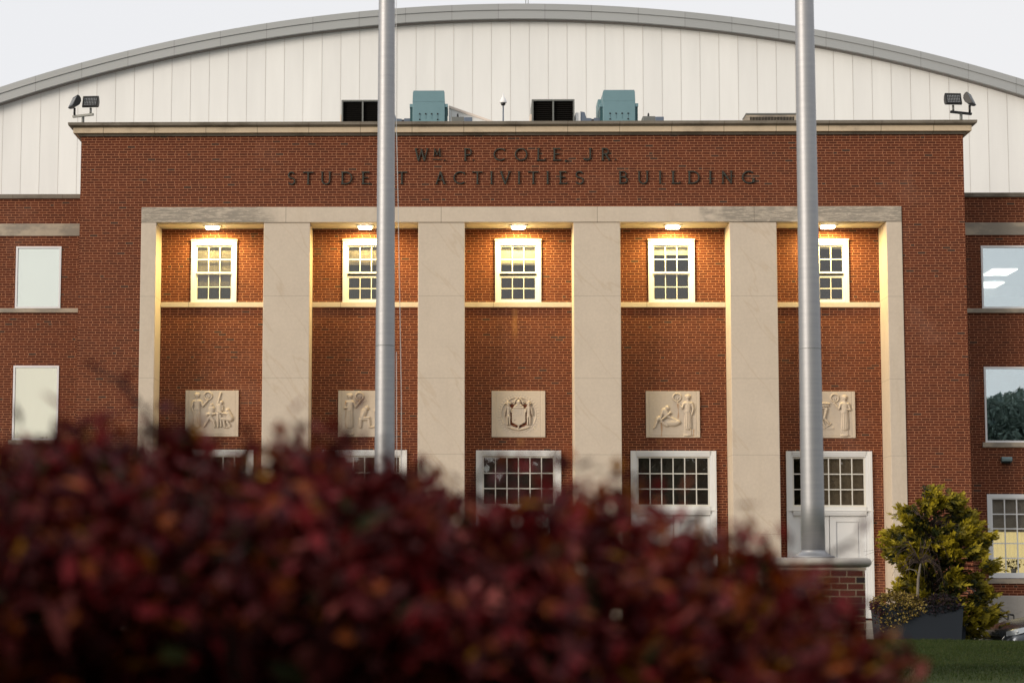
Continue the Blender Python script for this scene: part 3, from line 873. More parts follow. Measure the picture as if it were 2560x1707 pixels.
for s in (-1, 1):
    c0 = 955 + s * 285
    p3 += [('e', c0, 570, 46, 58, 74), ('c', c0 - 62, 535, c0 + 62, 535, 18, 18, 78), ('e', c0, 505, 44, 36, 76),
           ('c', c0, 650, c0, 800, 60, 48, 64), ('c', c0, 830, c0, 900, 54, 48, 60),
           ('c', c0 - 30, 900, c0 - 28, 1130, 30, 20, 56), ('c', c0 + 30, 900, c0 + 32, 1130, 30, 20, 56),
           ('c', c0 + s * 64, 660, c0 + s * 92, 790, 22, 18, 56), ('c', c0 + s * 92, 790, c0 + s * 96, 870, 18, 14, 54), ('c', c0 - s * 64, 660, c0 - s * 84, 780, 20, 18, 56)]
p3 += [('c', 640, 1190, 780, 1240, 18, 22, 40), ('c', 780, 1240, 950, 1280, 22, 26, 42), ('c', 950, 1280, 1130, 1240, 26, 22, 42), ('c', 1130, 1240, 1270, 1190, 22, 18, 40), ('c', 955, 1180, 940, 1270, 16, 18, 46)]
relief(0, 203, p3, [], seal=True)
p4 = robed(1440, 360, -1) + wreath(1140, 360) + pedestal(1430) + [
    ('e', 868, 660, 64, 74, 56), ('c', 790, 740, 850, 860, 90, 82, 58), ('c', 745, 740, 665, 985, 38, 28, 54), ('c', 940, 800, 690, 1000, 40, 28, 64),
    ('c', 640, 940, 590, 1000, 62, 52, 52), ('c', 600, 960, 530, 1180, 48, 28, 48), ('c', 530, 1190, 490, 1220, 24, 18, 40),
    ('c', 700, 1040, 850, 1160, 50, 34, 46), ('e', 1000, 1080, 220, 100, 60), ('e', 1150, 1060, 90, 80, 64), ('c', 880, 890, 1100, 1010, 40, 40, 46)]
relief(P, 275, p4, [(705, 1050, 1478, 46), (1172, 520, 980, 34), (1590, 1230, 1478, 40)])
p5 = robed(1130, 370, -1, 'across') + wreath(860, 370) + pedestal(1120) + [
    ('c', 330, 520, 700, 530, 40, 26, 54), ('c', 330, 590, 690, 590, 40, 26, 50), ('c', 330, 650, 640, 660, 40, 24, 46),
    ('c', 620, 690, 560, 950, 52, 38, 52), ('c', 560, 950, 680, 1080, 36, 24, 46), ('c', 480, 720, 470, 950, 52, 40, 50), ('c', 470, 950, 570, 1170, 38, 26, 46), ('c', 570, 1210, 740, 1090, 20, 16, 34),
    ('c', 400, 420, 420, 640, 86, 72, 58), ('e', 380, 330, 60, 70, 54), ('c', 100, 600, 200, 900, 60, 40, 46), ('e', 150, 500, 60, 66, 50), ('b', 520, 820, 1180, 1250, 12)]
relief(2 * P, -77, p5, [])

# ---- bronze lettering: flared roman capitals drawn as strokes, raised off the brick
def arc(cx, cy, rx, ry, a0, a1, n=14):
    return [(cx + rx * math.cos(R_(a0 + (a1 - a0) * k / n)), cy + ry * math.sin(R_(a0 + (a1 - a0) * k / n))) for k in range(n + 1)]
T1, T2 = 0.15, 0.10       # thick and thin stroke widths as part of the cap height
GL = {
 'S': (0.50, [(arc(0.25, 0.735, 0.20, 0.235, 25, 270, 14) + arc(0.25, 0.255, 0.22, 0.25, 90, -150, 14)[1:], 0.125)]),
 'T': (0.66, [([(0.0, 0.955), (0.66, 0.955)], T2), ([(0.33, 0.95), (0.33, 0)], T1), ([(0.22, 0.025), (0.44, 0.025)], 0.06), ([(0.02, 0.9), (0.0, 1.0)], 0.06), ([(0.64, 0.9), (0.66, 1.0)], 0.06)]),
 'U': (0.68, [([(0.1, 1.0), (0.1, 0.33)] + arc(0.34, 0.33, 0.24, 0.31, 180, 360) + [(0.58, 0.33), (0.58, 1.0)], 0.12), ([(0.0, 0.98), (0.2, 0.98)], 0.06), ([(0.48, 0.98), (0.68, 0.98)], 0.06)]),
 'D': (0.72, [([(0.1, 0), (0.1, 1)], T1), ([(0.02, 0.96), (0.3, 0.96)] + arc(0.3, 0.5, 0.37, 0.46, 90, -90)[1:-1] + [(0.3, 0.04), (0.02, 0.04)], 0.115)]),
 'E': (0.52, [([(0.1, 0), (0.1, 1)], T1), ([(0.0, 0.96), (0.47, 0.96)], T2), ([(0.1, 0.52), (0.42, 0.52)], 0.085), ([(0.0, 0.04), (0.52, 0.04)], T2), ([(0.47, 0.88), (0.47, 1.0)], 0.06), ([(0.5, 0.0), (0.52, 0.14)], 0.06)]),
 'N': (0.74, [([(0.1, 0), (0.1, 1)], T2), ([(0.08, 0.98), (0.64, 0.03)], T1), ([(0.64, 0.0), (0.64, 1)], T2), ([(0.0, 0.025), (0.2, 0.025)], 0.06), ([(0.54, 0.98), (0.74, 0.98)], 0.06)]),
 'A': (0.76, [([(0.08, 0), (0.38, 1)], T2), ([(0.38, 1), (0.68, 0)], T1), ([(0.2, 0.34), (0.56, 0.34)], 0.085), ([(0.0, 0.025), (0.18, 0.025)], 0.06), ([(0.56, 0.025), (0.78, 0.025)], 0.06)]),
 'C': (0.72, [(arc(0.44, 0.5, 0.39, 0.46, 48, 312, 22), 0.12), ([(0.7, 0.74), (0.7, 0.97)], 0.06)]),
 'I': (0.26, [([(0.13, 0), (0.13, 1)], T1), ([(0.02, 0.975), (0.24, 0.975)], 0.06), ([(0.02, 0.025), (0.24, 0.025)], 0.06)]),
 'V': (0.72, [([(0.07, 1), (0.37, 0)], T1), ([(0.37, 0), (0.65, 1)], T2), ([(0.0, 0.975), (0.2, 0.975)], 0.06), ([(0.54, 0.975), (0.74, 0.975)], 0.06)]),
 'B': (0.58, [([(0.1, 0), (0.1, 1)], T1), ([(0.02, 0.96), (0.26, 0.96)] + arc(0.28, 0.75, 0.2, 0.21, 90, -90, 10)[1:-1] + [(0.1, 0.54)], T2), ([(0.1, 0.54), (0.3, 0.54)] + arc(0.3, 0.29, 0.25, 0.25, 90, -90, 10)[1:-1] + [(0.02, 0.04)], 0.115)]),
 'L': (0.52, [([(0.1, 0), (0.1, 1)], T1), ([(0.0, 0.04), (0.52, 0.04)], T2), ([(0.5, 0.0), (0.52, 0.2)], 0.06), ([(0.0, 0.975), (0.2, 0.975)], 0.06)]),
 'G': (0.78, [(arc(0.44, 0.5, 0.39, 0.46, 50, 330, 22), 0.12), ([(0.72, 0.42), (0.72, 0.08)], T1), ([(0.6, 0.43), (0.82, 0.43)], 0.06)]),
 'W': (0.95, [([(0.06, 1), (0.27, 0)], T1), ([(0.27, 0), (0.48, 0.92)], T2), ([(0.46, 0.96), (0.69, 0)], T1), ([(0.69, 0), (0.9, 1)], T2), ([(0.0, 0.975), (0.2, 0.975)], 0.06), ([(0.8, 0.975), (0.98, 0.975)], 0.06)]),
 'M': (0.9, [([(0.13, 0), (0.17, 1)], T2), ([(0.17, 0.98), (0.45, 0.15)], T1), ([(0.45, 0.15), (0.72, 0.98)], T2), ([(0.72, 1), (0.77, 0)], T1), ([(0.03, 0.025), (0.23, 0.025)], 0.06), ([(0.66, 0.025), (0.88, 0.025)], 0.06)]),
 'P': (0.58, [([(0.1, 0), (0.1, 1)], T1), ([(0.02, 0.96), (0.28, 0.96)] + arc(0.3, 0.71, 0.24, 0.25, 90, -90, 12)[1:-1] + [(0.14, 0.46)], 0.11), ([(0.0, 0.025), (0.22, 0.025)], 0.06)]),
 'O': (0.86, [(arc(0.43, 0.5, 0.37, 0.46, 0, 360, 28), 0.12)]),
 'J': (0.6, [([(0.46, 1.0), (0.46, 0.3)] + arc(0.25, 0.26, 0.21, 0.22, 0, -170, 10), 0.13), ([(0.36, 0.975), (0.58, 0.975)], 0.06)]),
 'R': (0.66, [([(0.1, 0), (0.1, 1)], T1), ([(0.02, 0.96), (0.28, 0.96)] + arc(0.3, 0.73, 0.22, 0.23, 90, -90, 12)[1:-1] + [(0.14, 0.5)], 0.105), ([(0.3, 0.5), (0.62, 0.02)], T1), ([(0.0, 0.025), (0.22, 0.025)], 0.06)]),
 '.': (0.2, [([(0.06, 0.07), (0.14, 0.05)], 0.14)]),
 ',': (0.2, [([(0.1, 0.08), (0.12, 0.0), (0.06, -0.1)], 0.12)]),
}
def stroke(mb, pts, w, h, X, Z, y0, y1):
    P2 = [Vector((X + px * h, Z + pz * h)) for px, pz in pts]
    n = len(P2); Lf = []; Rt = []
    closed = (P2[0] - P2[-1]).length < 1e-4
    for i in range(n):
        if closed: d = P2[(i + 1) % (n - 1)] - P2[(i - 1) % (n - 1)]
        else: d = P2[min(i + 1, n - 1)] - P2[max(i - 1, 0)]
        d.normalize(); nn = Vector((-d.y, d.x)) * w * h / 2
        Lf.append(P2[i] + nn); Rt.append(P2[i] - nn)
    b = 0.006
    v = []
    for i in range(n):
        c = P2[i]
        l2 = c + (Lf[i] - c) * 0.72; r2 = c + (Rt[i] - c) * 0.72
        v += [(Lf[i].x, y1, Lf[i].y), (Lf[i].x, y0 + b, Lf[i].y), (l2.x, y0, l2.y), (r2.x, y0, r2.y), (Rt[i].x, y0 + b, Rt[i].y), (Rt[i].x, y1, Rt[i].y)]
    f = []
    for i in range(n - 1):
        for k in range(5):
            f.append([i * 6 + k, i * 6 + k + 1, (i + 1) * 6 + k + 1, (i + 1) * 6 + k])
    if not closed:
        f.append([0, 1, 2, 3, 4, 5]); f.append([(n - 1) * 6 + k for k in range(5, -1, -1)])
    mb.add(v, f)
def letters(items, z, h):
    for ch, xl, xr, hh, dz in items:
        mb = MB(); k = 0
        w, strokes = GL[ch]
        sx = (xr - xl) / (w * h * hh)
        for j, (pts, wd) in enumerate(strokes):
            k += 1
            stroke(mb, [(px * sx, pz) for px, pz in pts], 0.80 * (wd * (0.5 + 0.5 * sx) if sx < 1 else wd), h * hh, xl, z + dz, -0.052 - 0.0006 * j, -0.004 + 0.0003 * j)
        if ch == 'M': mb.box(xl - 0.01, xr + 0.01, -0.045, -0.004, 10.822, 10.836)
        bpart(mb, "letter", M['bronze'])
def px1(u): return (u - 1280) / 95.17 - 0.182          # hand-measured letter edges along the wall, in metres
line1 = []
def L1(ch, a, b, c0, sc, hh=1.0, dz=0.0): line1.append((ch, px1(c0 + a / sc), px1(c0 + b / sc), hh, dz))
L1('W', 128, 392, 1020, 7.84); L1('M', 485, 650, 1020, 7.84, 0.64, 0.118); L1('.', 690, 735, 1020, 7.84); L1('P', 1095, 1245, 1020, 7.84); L1('.', 1255, 1300, 1020, 7.84)
L1('C', 1672, 1895, 1020, 7.84); L1('O', 2085, 2345, 1020, 7.84); L1('L', 325, 490, 1300, 7.84); L1('E', 640, 800, 1300, 7.84); L1(',', 870, 920, 1300, 7.84)
L1('J', 1230, 1415, 1300, 7.84); L1('R', 1590, 1760, 1300, 7.84); L1('.', 1835, 1885, 1300, 7.84)
letters(line1, 10.79, 0.335)
line2 = []
def L2(ch, a, b, c0, sc): line2.append((ch, px1(c0 + a / sc), px1(c0 + b / sc), 1.0, 0.0))
for ch, a, b in (('S', 108, 215), ('T', 335, 480), ('U', 590, 750), ('D', 890, 1060), ('E', 1195, 1318)): L2(ch, a, b, 700, 5.88)
line2.append(('N', px1(953), px1(980), 1.0, 0.0))
L2('T', 1715, 1862, 700, 5.88)
for ch, a, b in (('A', 530, 735), ('C', 885, 1110), ('T', 1262, 1455), ('I', 1600, 1665), ('V', 1795, 2010), ('I', 2140, 2205)): L2(ch, a, b, 1020, 7.84)
for ch, a, b in (('T', 160, 355), ('I', 505, 570), ('E', 760, 915), ('S', 1080, 1240)): L2(ch, a, b, 1300, 7.84)
for ch, a, b in (('B', 35, 180), ('U', 340, 525), ('I', 683, 733), ('L', 893, 1030), ('D', 1155, 1350), ('I', 1495, 1550), ('N', 1700, 1885), ('G', 2030, 2235)): L2(ch, a, b, 1540, 6.533)
letters(line2, 10.172, 0.335)

# ---- wings
XW, YW = 30.0, 1.5
for s in (-1, 1):
    def sx(a, b): return (a, b) if s > 0 else (-b, -a)
    mb = MB()
    hs = []
    for z0, z1 in ((7.085, 8.75), (3.525, 5.51), (-0.03, 2.14)):
        for x in (12.352,):
            a, b = sx(x, x + 1.206); hs.append((a, b, z0, z1))
    x0, x1 = sx(XB - 0.3, XW)
    wall_holes(mb, x0, x1, ZT - 0.3, 10.07, YW, 0.3, hs)
    mb.box(x0, x1, 11.0, 11.3, ZT - 0.3, 10.0)
    a, b = sx(XW - 0.3, XW); mb.box(a, b, YW + 0.01, 11, ZT - 0.3, 10.07)
    bpart(mb, "wing_wall", M['brick_wing'])
    a, b = sx(XB + 0.002, XW)
    bpart(MB().bbox(a, b, YW - 0.06, YW + 0.4, 10.07, 10.19, 0.012), "parapet_coping", M['coping'])
    bpart(MB().bbox(a, b, YW - 0.03, YW + 0.2, 9.048, 9.385, 0.008), "stone_band", M['wingband'])
    bpart(MB().bbox(a, b, YW - 0.07, YW + 0.1, ZT - 0.2, -0.5, 0.02), "stone_base", M['base'])
    bpart(MB().box(a, b, YW + 0.3, 11.1, 9.6, 9.75), "wing_roof", M['roofing'])
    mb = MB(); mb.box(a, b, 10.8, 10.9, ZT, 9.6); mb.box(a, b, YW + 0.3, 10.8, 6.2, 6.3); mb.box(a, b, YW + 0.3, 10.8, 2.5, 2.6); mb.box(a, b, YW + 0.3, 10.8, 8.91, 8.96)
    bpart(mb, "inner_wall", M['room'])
    for k, (z0, z1, zs0, zs1) in enumerate(((7.073, 8.762, 6.955, 7.071), (3.515, 5.52, 3.385, 3.513), (-0.045, 2.152, -0.188, -0.062))):
        a, b = sx(12.338, 13.572)
        sa, sb_ = (sx(XB + 0.003, 14.6) if k == 0 else sx(12.25, 13.66))
        bpart(MB().bbox(sa, sb_, YW - 0.065, YW + 0.08, zs0, zs1, 0.008), "sill", M['wingband'])
        mb = MB(); fw = 0.05 if k < 2 else 0.11
        mb.box(a, a + fw, YW - 0.02, YW + 0.12, z0, z1); mb.box(b - fw, b, YW - 0.02, YW + 0.12, z0, z1)
        mb.box(a + fw, b - fw, YW - 0.02, YW + 0.12, z0, z0 + fw); mb.box(a + fw, b - fw, YW - 0.02, YW + 0.12, z1 - fw, z1)
        w = bpart(mb, "window", M['alu_frame'] if k < 2 else M['paint'])
        ia, ib, iz0, iz1 = a + fw, b - fw, z0 + fw, z1 - fw
        if k < 2:
            quad_y(ia, ib, iz0, iz1, YW + 0.03, 0.004).build("pane", M['glass_wing_cream_refl'] if (s < 0 and k == 1) else (M['glass_wing_bright_refl'] if s < 0 else M['glass_wing']), w)
            if s < 0:
                quad_y(ia, ib, iz0, iz1, YW + 0.14, 0.004).build("blind", M['shade_cream_refl'] if k else M['shade_white'], w)
                if k == 0:
                    quad_y(ia, ib, iz0, iz0 + 0.75, YW + 0.135, 0.003).build("blind", M['shade_white'], w)
            elif k == 1:
                mb = quad_y(ia + 0.03, ib, iz0 + 0.22, iz0 + 1.15, YW + 0.14, 0.004); mb.build("blind", M['green_reflection'], w)  # sheet stands in for the dark green roofline reflected here
            else:
                for (xa, ya) in ((14.28, 9.5), (13.95, 6.7)):
                    MB().box(xa, xa + 0.72, ya, ya + 1.25, 8.86, 8.90).build("ceiling_lamp", M['office_lamp'], w)
                quad_y(ia, ib, iz0, iz0 + 0.28, YW + 0.15, 0.004).build("blind", M['shade_cream'], w)
        else:
            sash_mesh(ia, ib, iz0, iz1, YW + 0.01, 3, 5, 0.03, 0.03, 0.03).build("sash", M['paint'], w)
            quad_y(ia, ib, iz0, iz1, YW + 0.05, 0.003).build("pane", M['glass'], w)
            zc = iz0 + (iz1 - iz0) * 0.555
            quad_y(ia, ib, zc, iz1, YW + 0.14, 0.004).build("blind", M['shade_tan'] if s < 0 else M['shade_grey'], w)
            cb = MB(); n = 44
            vv = []
            for i in range(n + 1):
                x = ia + (ib - ia) * i / n; yy = YW + 0.19 + 0.018 * math.sin(i * 1.35) + 0.008 * math.sin(i * 0.6)
                vv += [(x, yy, iz0 + 0.01), (x, yy, zc + 0.02)]
            cb.smooth = True
            cb.add(vv, [(2 * i, 2 * i + 2, 2 * i + 3, 2 * i + 1) for i in range(n)])
            if s > 0: cb.build("curtain", M['curtain'], w)

# ------------------------------------------------------------------ arched hall behind
hall = empty("arched_hall", (0, 14, ZT))
tag(hall, "large white panelled hall with a curved grey roof edge rising behind the brick building", "hall")
HC, HR, HX = 0.2, 54.0, 34.0
def hz(x, r=HR): return 18.67 - HR + math.sqrt(max(0.0, r * r - (x - HC) ** 2))
def hpart(mb, name, mats):
    o = mb.build(name, mats, hall); o.matrix_parent_inverse = Matrix.Translation((0, -14, -ZT)); return o
nseg = 96
xsH = [HC - HX + 2 * HX * i / nseg for i in range(nseg + 1)]
mb = MB()
# front wall made of upright panels with a shallow joint rib between them
k = -60
px_ = -16.112
edges = [px_ + 0.6235 * j for j in range(-28, 82)]
edges = [e for e in edges if HC - HX + 0.5 < e < HC + HX - 0.5]
for a, b in zip(edges, edges[1:]):
    mb.add([(a + 0.006, 13.75, 5.0), (b - 0.006, 13.75, 5.0), (b - 0.006, 13.75, hz(b, HR - 0.3)), (a + 0.006, 13.75, hz(a, HR - 0.3))], [(0, 1, 2, 3)])
    mb.add([(b - 0.006, 13.75, 5.0), (b + 0.006, 13.75, 5.0), (b + 0.006, 13.742, hz(b, HR - 0.3)), (b - 0.006, 13.742, hz(b, HR - 0.3))], [(0, 1, 2, 3)])
mb.add([(-32, 14.3, ZT), (32, 14.3, ZT), (32, 14.3, 10), (-32, 14.3, 10)], [(0, 1, 2, 3)])
hpart(mb, "wall", M['panel'])
def arch_band(mb, r0, r1, y0, y1):
    v = []
    for x in xsH: v += [(x, y0, hz(x, r0)), (x, y0, hz(x, r1)), (x, y1, hz(x, r1)), (x, y1, hz(x, r0))]
    f = []
    for i in range(nseg):
        for q in range(4):
            f.append([i * 4 + q, i * 4 + (q + 1) % 4, (i + 1) * 4 + (q + 1) % 4, (i + 1) * 4 + q])
    f.append([0, 1, 2, 3]); f.append([nseg * 4 + q for q in (3, 2, 1, 0)])
    mb.add(v, f)
mb = MB(); arch_band(mb, HR - 0.205, HR, 13.36, 14.4); hpart(mb, "roof_edge", M['trim'])
mb = MB(); arch_band(mb, HR - 0.485, HR - 0.206, 13.40, 13.55); hpart(mb, "roof_edge", M['trim'])
mb = MB(); arch_band(mb, HR - 0.50, HR - 0.36, 13.551, 13.9); hpart(mb, "roof_soffit", M['trim_dark'])
mb = MB(); arch_band(mb, HR - 0.3, HR - 0.01, 14.4, 70.0); hpart(mb, "roof", M['roofing'])
for x, hh, lean in ((-10.95, 0.10, 0.0), (0.62, 0.75, 0.0), (0.70, 0.55, 0.0), (10.72, 0.14, 0.12)):
    mb = MB(); mb.tube([(x, 14.0, hz(x) - 0.02), (x + lean, 14.0, hz(x) + hh)], 0.012, 6)
    if hh < 0.3: mb.box(x + lean - 0.04, x + lean + 0.04, 13.97, 14.03, hz(x) + hh - 0.03, hz(x) + hh)
    hpart(mb, "lightning_rod", M['grey_metal'])

# ------------------------------------------------------------------ recess lamps
lamp_names = ["left end recess", "recess just left of the nearer left flagpole", "middle recess above the carved round seal", "recess right of the middle one", "right end recess beside the right flagpole"]
lamp_lab = ["glowing soffit lamp at the left end, above the window with closed slatted blinds",
            "glowing soffit lamp left of the roped flagpole, above the window with half-drawn slatted blinds",
            "glowing soffit lamp in the middle, above the window with the deep cream shade",
            "glowing soffit lamp above the window with only a shallow cream shade",
            "glowing soffit lamp at the right end, close behind the pole standing on the brick pier"]
for i in range(5):
    X = (i - 2) * P
    l = empty("soffit_lamp", (X, 0.52, ZS))
    tag(l, lamp_lab[i], "lamp", "warm soffit lamps in the entrance recesses")
    MB().bbox(-0.24, 0.24, -0.16, 0.16, -0.02, 0.0, 0.004).build("lamp_plate", M['lamp_case'], l)
    MB().bbox(-0.175, 0.175, -0.12, 0.12, -0.085, -0.021, 0.03).build("lens", M['lens'], l)
    ld = bpy.data.lights.new("bulb", 'AREA'); ld.shape = 'RECTANGLE'; ld.size = 0.32; ld.size_y = 0.2
    ld.energy = [114.0, 106.0, 118.0, 124.0, 108.0][i]; ld.color = [(1.0, 0.745, 0.235), (1.0, 0.72, 0.22), (1.0, 0.74, 0.235), (1.0, 0.76, 0.25), (1.0, 0.73, 0.225)][i]
    lo_ = bpy.data.objects.new("bulb", ld); COL.objects.link(lo_); lo_.parent = l; lo_.location = (0, 0, -0.088)

# ------------------------------------------------------------------ floodlights on the cornice
def flood(s):
    r = empty("floodlight", (s * 11.56, 0.05, 11.785))
    tag(r, "pair of black floodlight heads on a T bar at the %s end of the cornice" % ("left" if s < 0 else "right"), "floodlight", "twin floodlights on the cornice corners")
    mb = MB(); mb.smooth = True
    mb.tube([(0, 0, -0.02), (0, 0, 0.24)], 0.038, 12); mb.smooth = False
    mb.box(-0.075, 0.075, -0.075, 0.075, -0.005, 0.012)
    mb.build("stem", M['grey_metal'], r)
    rot = Matrix.Rotation(R_(14 * s), 4, 'Z') @ Matrix.Rotation(R_(-3 * -s), 4, 'Y')
    bm = bmesh.new(); bmesh.ops.create_cube(bm, size=1)
    for v in bm.verts: v.co = Vector((v.co.x * 0.60, v.co.y * 0.07, v.co.z * 0.062))
    bmesh.ops.bevel(bm, geom=list(bm.edges), offset=0.008, segments=2, affect='EDGES')
    MB().frombm(bm, Matrix.Translation((0, 0, 0.265)) @ rot).build("cross_bar", M['grey_metal'] if s < 0 else M['black_metal'], r)
    for k, (dx, yaw, tilt) in enumerate(((-s * 0.2, 4 * s, 20), (s * 0.23, 62 * s, 24))):
        ey = 0.0
        hb = MB(); hb.smooth = True
        hb.tube([(dx, ey, 0.28), (dx, ey, 0.47)], 0.03, 10)
        hb.build("knuckle", M['grey_metal'] if k == 0 else M['black_metal'], r)
        Mx = Matrix.Translation((dx, ey, 0.62)) @ Matrix.Rotation(R_(yaw), 4, 'Z') @ Matrix.Rotation(R_(-tilt), 4, 'X')
        hd = MB()
        # housing: flat front plate, rounded finned back
        prof = [(-0.06, -0.16), (-0.06, 0.16), (0.0, 0.16), (0.06, 0.12), (0.1, 0.05), (0.1, -0.05), (0.06, -0.12), (0.0, -0.16)]
        n = len(prof)
        v = [Mx @ Vector((-0.21, y, z)) for y, z in prof] + [Mx @ Vector((0.21, y, z)) for y, z in prof]
        f = [[i, (i + 1) % n, n + (i + 1) % n, n + i] for i in range(n)] + [list(range(n)), [n + i for i in range(n)]]
        hd.add(v, f)
        h = hd.build("lamp_head", M['black_metal'], r)
        ln = MB()
        for a in range(8):
            for b in range(5):
                c = Vector((-0.15 + a * 0.043, -0.064, -0.10 + b * 0.045))
                ln.add([Mx @ (c + Vector(q)) for q in ((-0.011, 0, -0.009), (0.011, 0, -0.009), (0.011, 0, 0.009), (-0.011, 0, 0.009), (0, -0.008, 0))], [(0, 1, 4), (1, 2, 4), (2, 3, 4), (3, 0, 4)])
        ln.build("lens", M['led'], h)
    return r
flood(-1); flood(1)

# ------------------------------------------------------------------ rooftop plant
ROOF = 11.45
def cooler(x, lab, extra):
    r = empty("cooling_unit", (x, 5.0, ROOF)); tag(r, lab, "cooling unit", "teal cooling units on the roof")
    mb = MB(); hw = 0.465
    mb.bbox(-hw, hw, 0, 1.3, 0.0, 2.06, 0.015)
    mb.prism_y([(-hw, 2.061), (hw, 2.061), (hw - 0.008, 2.33), (hw - 0.03, 2.385), (-hw + 0.03, 2.385), (-hw + 0.008, 2.33)], 0.004, 1.29)
    for k in range(4):
        xx = -0.26 + k * 0.172
        mb.box(xx - 0.006, xx + 0.006, -0.012, 0.002, 1.55, 1.68)
    b = mb.build("body", M['teal'], r)
    for s in (-1, 1):
        a, c = sorted((s * hw, s * (hw + 0.075)))
        MB().box(a, c, 0.06, 1.2, 0.0, 1.9).build("side_panel", M['teal_dark'], r)
        MB().bbox(a - 0.01, c + 0.012, 0.02, 1.25, 1.9, 2.0, 0.01).build("bracket", M['teal'], r)
    kb = MB()
    for k in range(4):
        xx = -0.26 + k * 0.172
        kb.lathe([(0.022, 0), (0.022, 0.02), (0.012, 0.028)], (xx, -0.0, 1.70), 10, Matrix.Rotation(R_(90), 4, 'X'))
        if k in (0, 3): kb.lathe([(0.02, 0), (0.02, 0.02), (0.012, 0.028)], (xx, -0.0, 1.535), 10, Matrix.Rotation(R_(90), 4, 'X'))
    kb.build("knob", M['black_metal'], r)
    if extra:
        MB().bbox(-0.56, -0.42, 0.7, 1.6, 0.0, 2.27, 0.01).build("rear_box", M['teal'], r)
    return r
cooler(-2.455, "teal metal cooling unit on the roof beside the roped flagpole", False)
cooler(3.01, "teal metal cooling unit on the roof right of the white dome camera", True)

def louver(x0, x1, lab):
    r = empty("intake_louver", ((x0 + x1) / 2, 5.2, ROOF)); tag(r, lab, "louver box", "dark louver boxes on the roof")
    w = (x1 - x0) / 2; H = 2.15
    mb = MB(); t = 0.045
    mb.box(-w, -w + t, -0.06, 1.2, 0, H); mb.box(w - t, w, -0.06, 1.2, 0, H)
    mb.box(-w + t, w - t, -0.06, 1.2, H - t, H); mb.box(-t / 2, t / 2, -0.055, 0.05, 0, H - t)
    mb.build("frame", M['grey_metal'], r)
    mb = MB()
    for k in range(34):
        z = 0.1 + k * 0.06
        if z > H - 0.08: break
        for a, b in ((-w + t, -t / 2), (t / 2, w - t)):
            mb.add([(a, 0.0, z), (b, 0.0, z), (b, 0.06, z + 0.06), (a, 0.06, z + 0.06)], [(0, 1, 2, 3)])
    mb.box(-w + t, w - t, 0.10, 0.14, 0, H - t)
    mb.build("slats", M['louver_dark'], r)
    MB().box(-w - 0.05, -w - 0.002, 0.1, 1.0, 0, 1.75).build("side_flange", M['canvas'], r)
    return r
louver(-4.98, -3.752, "dark two-bay louver box on the roof, half hidden by the roped flagpole")
louver(0.516, 1.744, "dark two-bay louver box on the roof between dome camera and teal unit")

def duct(x0, x1, lab, post):
    r = empty("sheet_duct", (x0, 5.3, ROOF)); tag(r, lab, "duct", "sheet metal ducts on the roof")
    w = x1 - x0
    mb = MB()
    mb.box(0.0, 0.14, -0.05, 0.7, 0, 1.78); mb.build("collar", M['white_plastic'] if post else M['galv'], r)
    mb = MB(); mb.prism_y([(0.141, 0), (w * 0.66, 0), (w * 0.66, 1.62), (w * 0.45, 1.63), (0.26, 1.80), (0.141, 1.82)], -0.02, 0.7)
    mb.build("transition", M['galv'], r)
    MB().box(w * 0.66, w * 0.76, -0.01, 0.69, 0, 1.60).build("flexible_joint", M['galv_dark'], r)
    MB().box(w * 0.7601, w, -0.03, 0.7, 0, 1.63).build("end_box", M['galv'], r)
duct(-3.72, -2.995, "silver sheet duct leading into the teal unit beside the roped flagpole", False)
duct(1.78, 2.47, "silver sheet duct with a white collar between louver box and teal unit", True)

r = empty("sloping_cover", (-1.9, 5.6, ROOF)); tag(r, "pale sloping sheet cover running down from the teal unit towards the dome camera", "duct cover")
mb = MB(); mb.prism_y([(0.02, 0.0), (1.75, 0.0), (1.75, 1.45), (0.02, 2.07)], 0.0, 0.5); mb.build("sheet", M['panel'], r)
mb = MB(); mb.prism_y([(0.02, 2.0), (1.75, 1.395), (1.75, 1.455), (0.02, 2.075)], -0.03, 0.52); mb.build("edge_strip", M['canvas'], r)

def hatch(x, lab):
    r = empty("roof_hatch", (x, 4.6, ROOF)); tag(r, lab, "roof hatch", "low roof hatches behind the coping")
    MB().bbox(-0.30, 0.06, 0, 0.6, 0, 1.53, 0.01).build("hatch_box", M['grey_metal'], r)
    MB().bbox(0.061, 0.30, 0, 0.6, 0, 1.515, 0.01).build("hatch_lid", M['galv'], r)
    mb = MB(); mb.smooth = True; mb.tube([(-0.12, 0.2, 1.52), (-0.12, 0.2, 1.58), (-0.12, 0.2, 1.66)], [0.035, 0.03, 0.018], 8); mb.build("knob", M['black_metal'], r)
hatch(-1.50, "low grey roof hatch with a knob, left of the dome camera")
hatch(3.95, "low grey roof hatch with a knob, right of the second teal unit")

r = empty("roof_vent", (7.25, 4.6, ROOF)); tag(r, "long low slatted roof vent behind the coping left of the right flagpole", "roof vent")
mb = MB(); mb.prism_y([(-0.74, 0), (0.74, 0), (0.74, 1.56), (-0.66, 1.56), (-0.74, 1.44)], 0.0, 0.7); mb.build("vent_box", M['wingband'], r)
mb = MB()
for k in range(30): mb.box(-0.56 + k * 0.042, -0.538 + k * 0.042, -0.012, 0.0, 1.3, 1.5)
mb.build("slats", M['louver_dark'], r)
MB().box(-0.68, 0.75, -0.03, 0.72, 1.561, 1.60).build("vent_lid", M['grey_metal'], r)

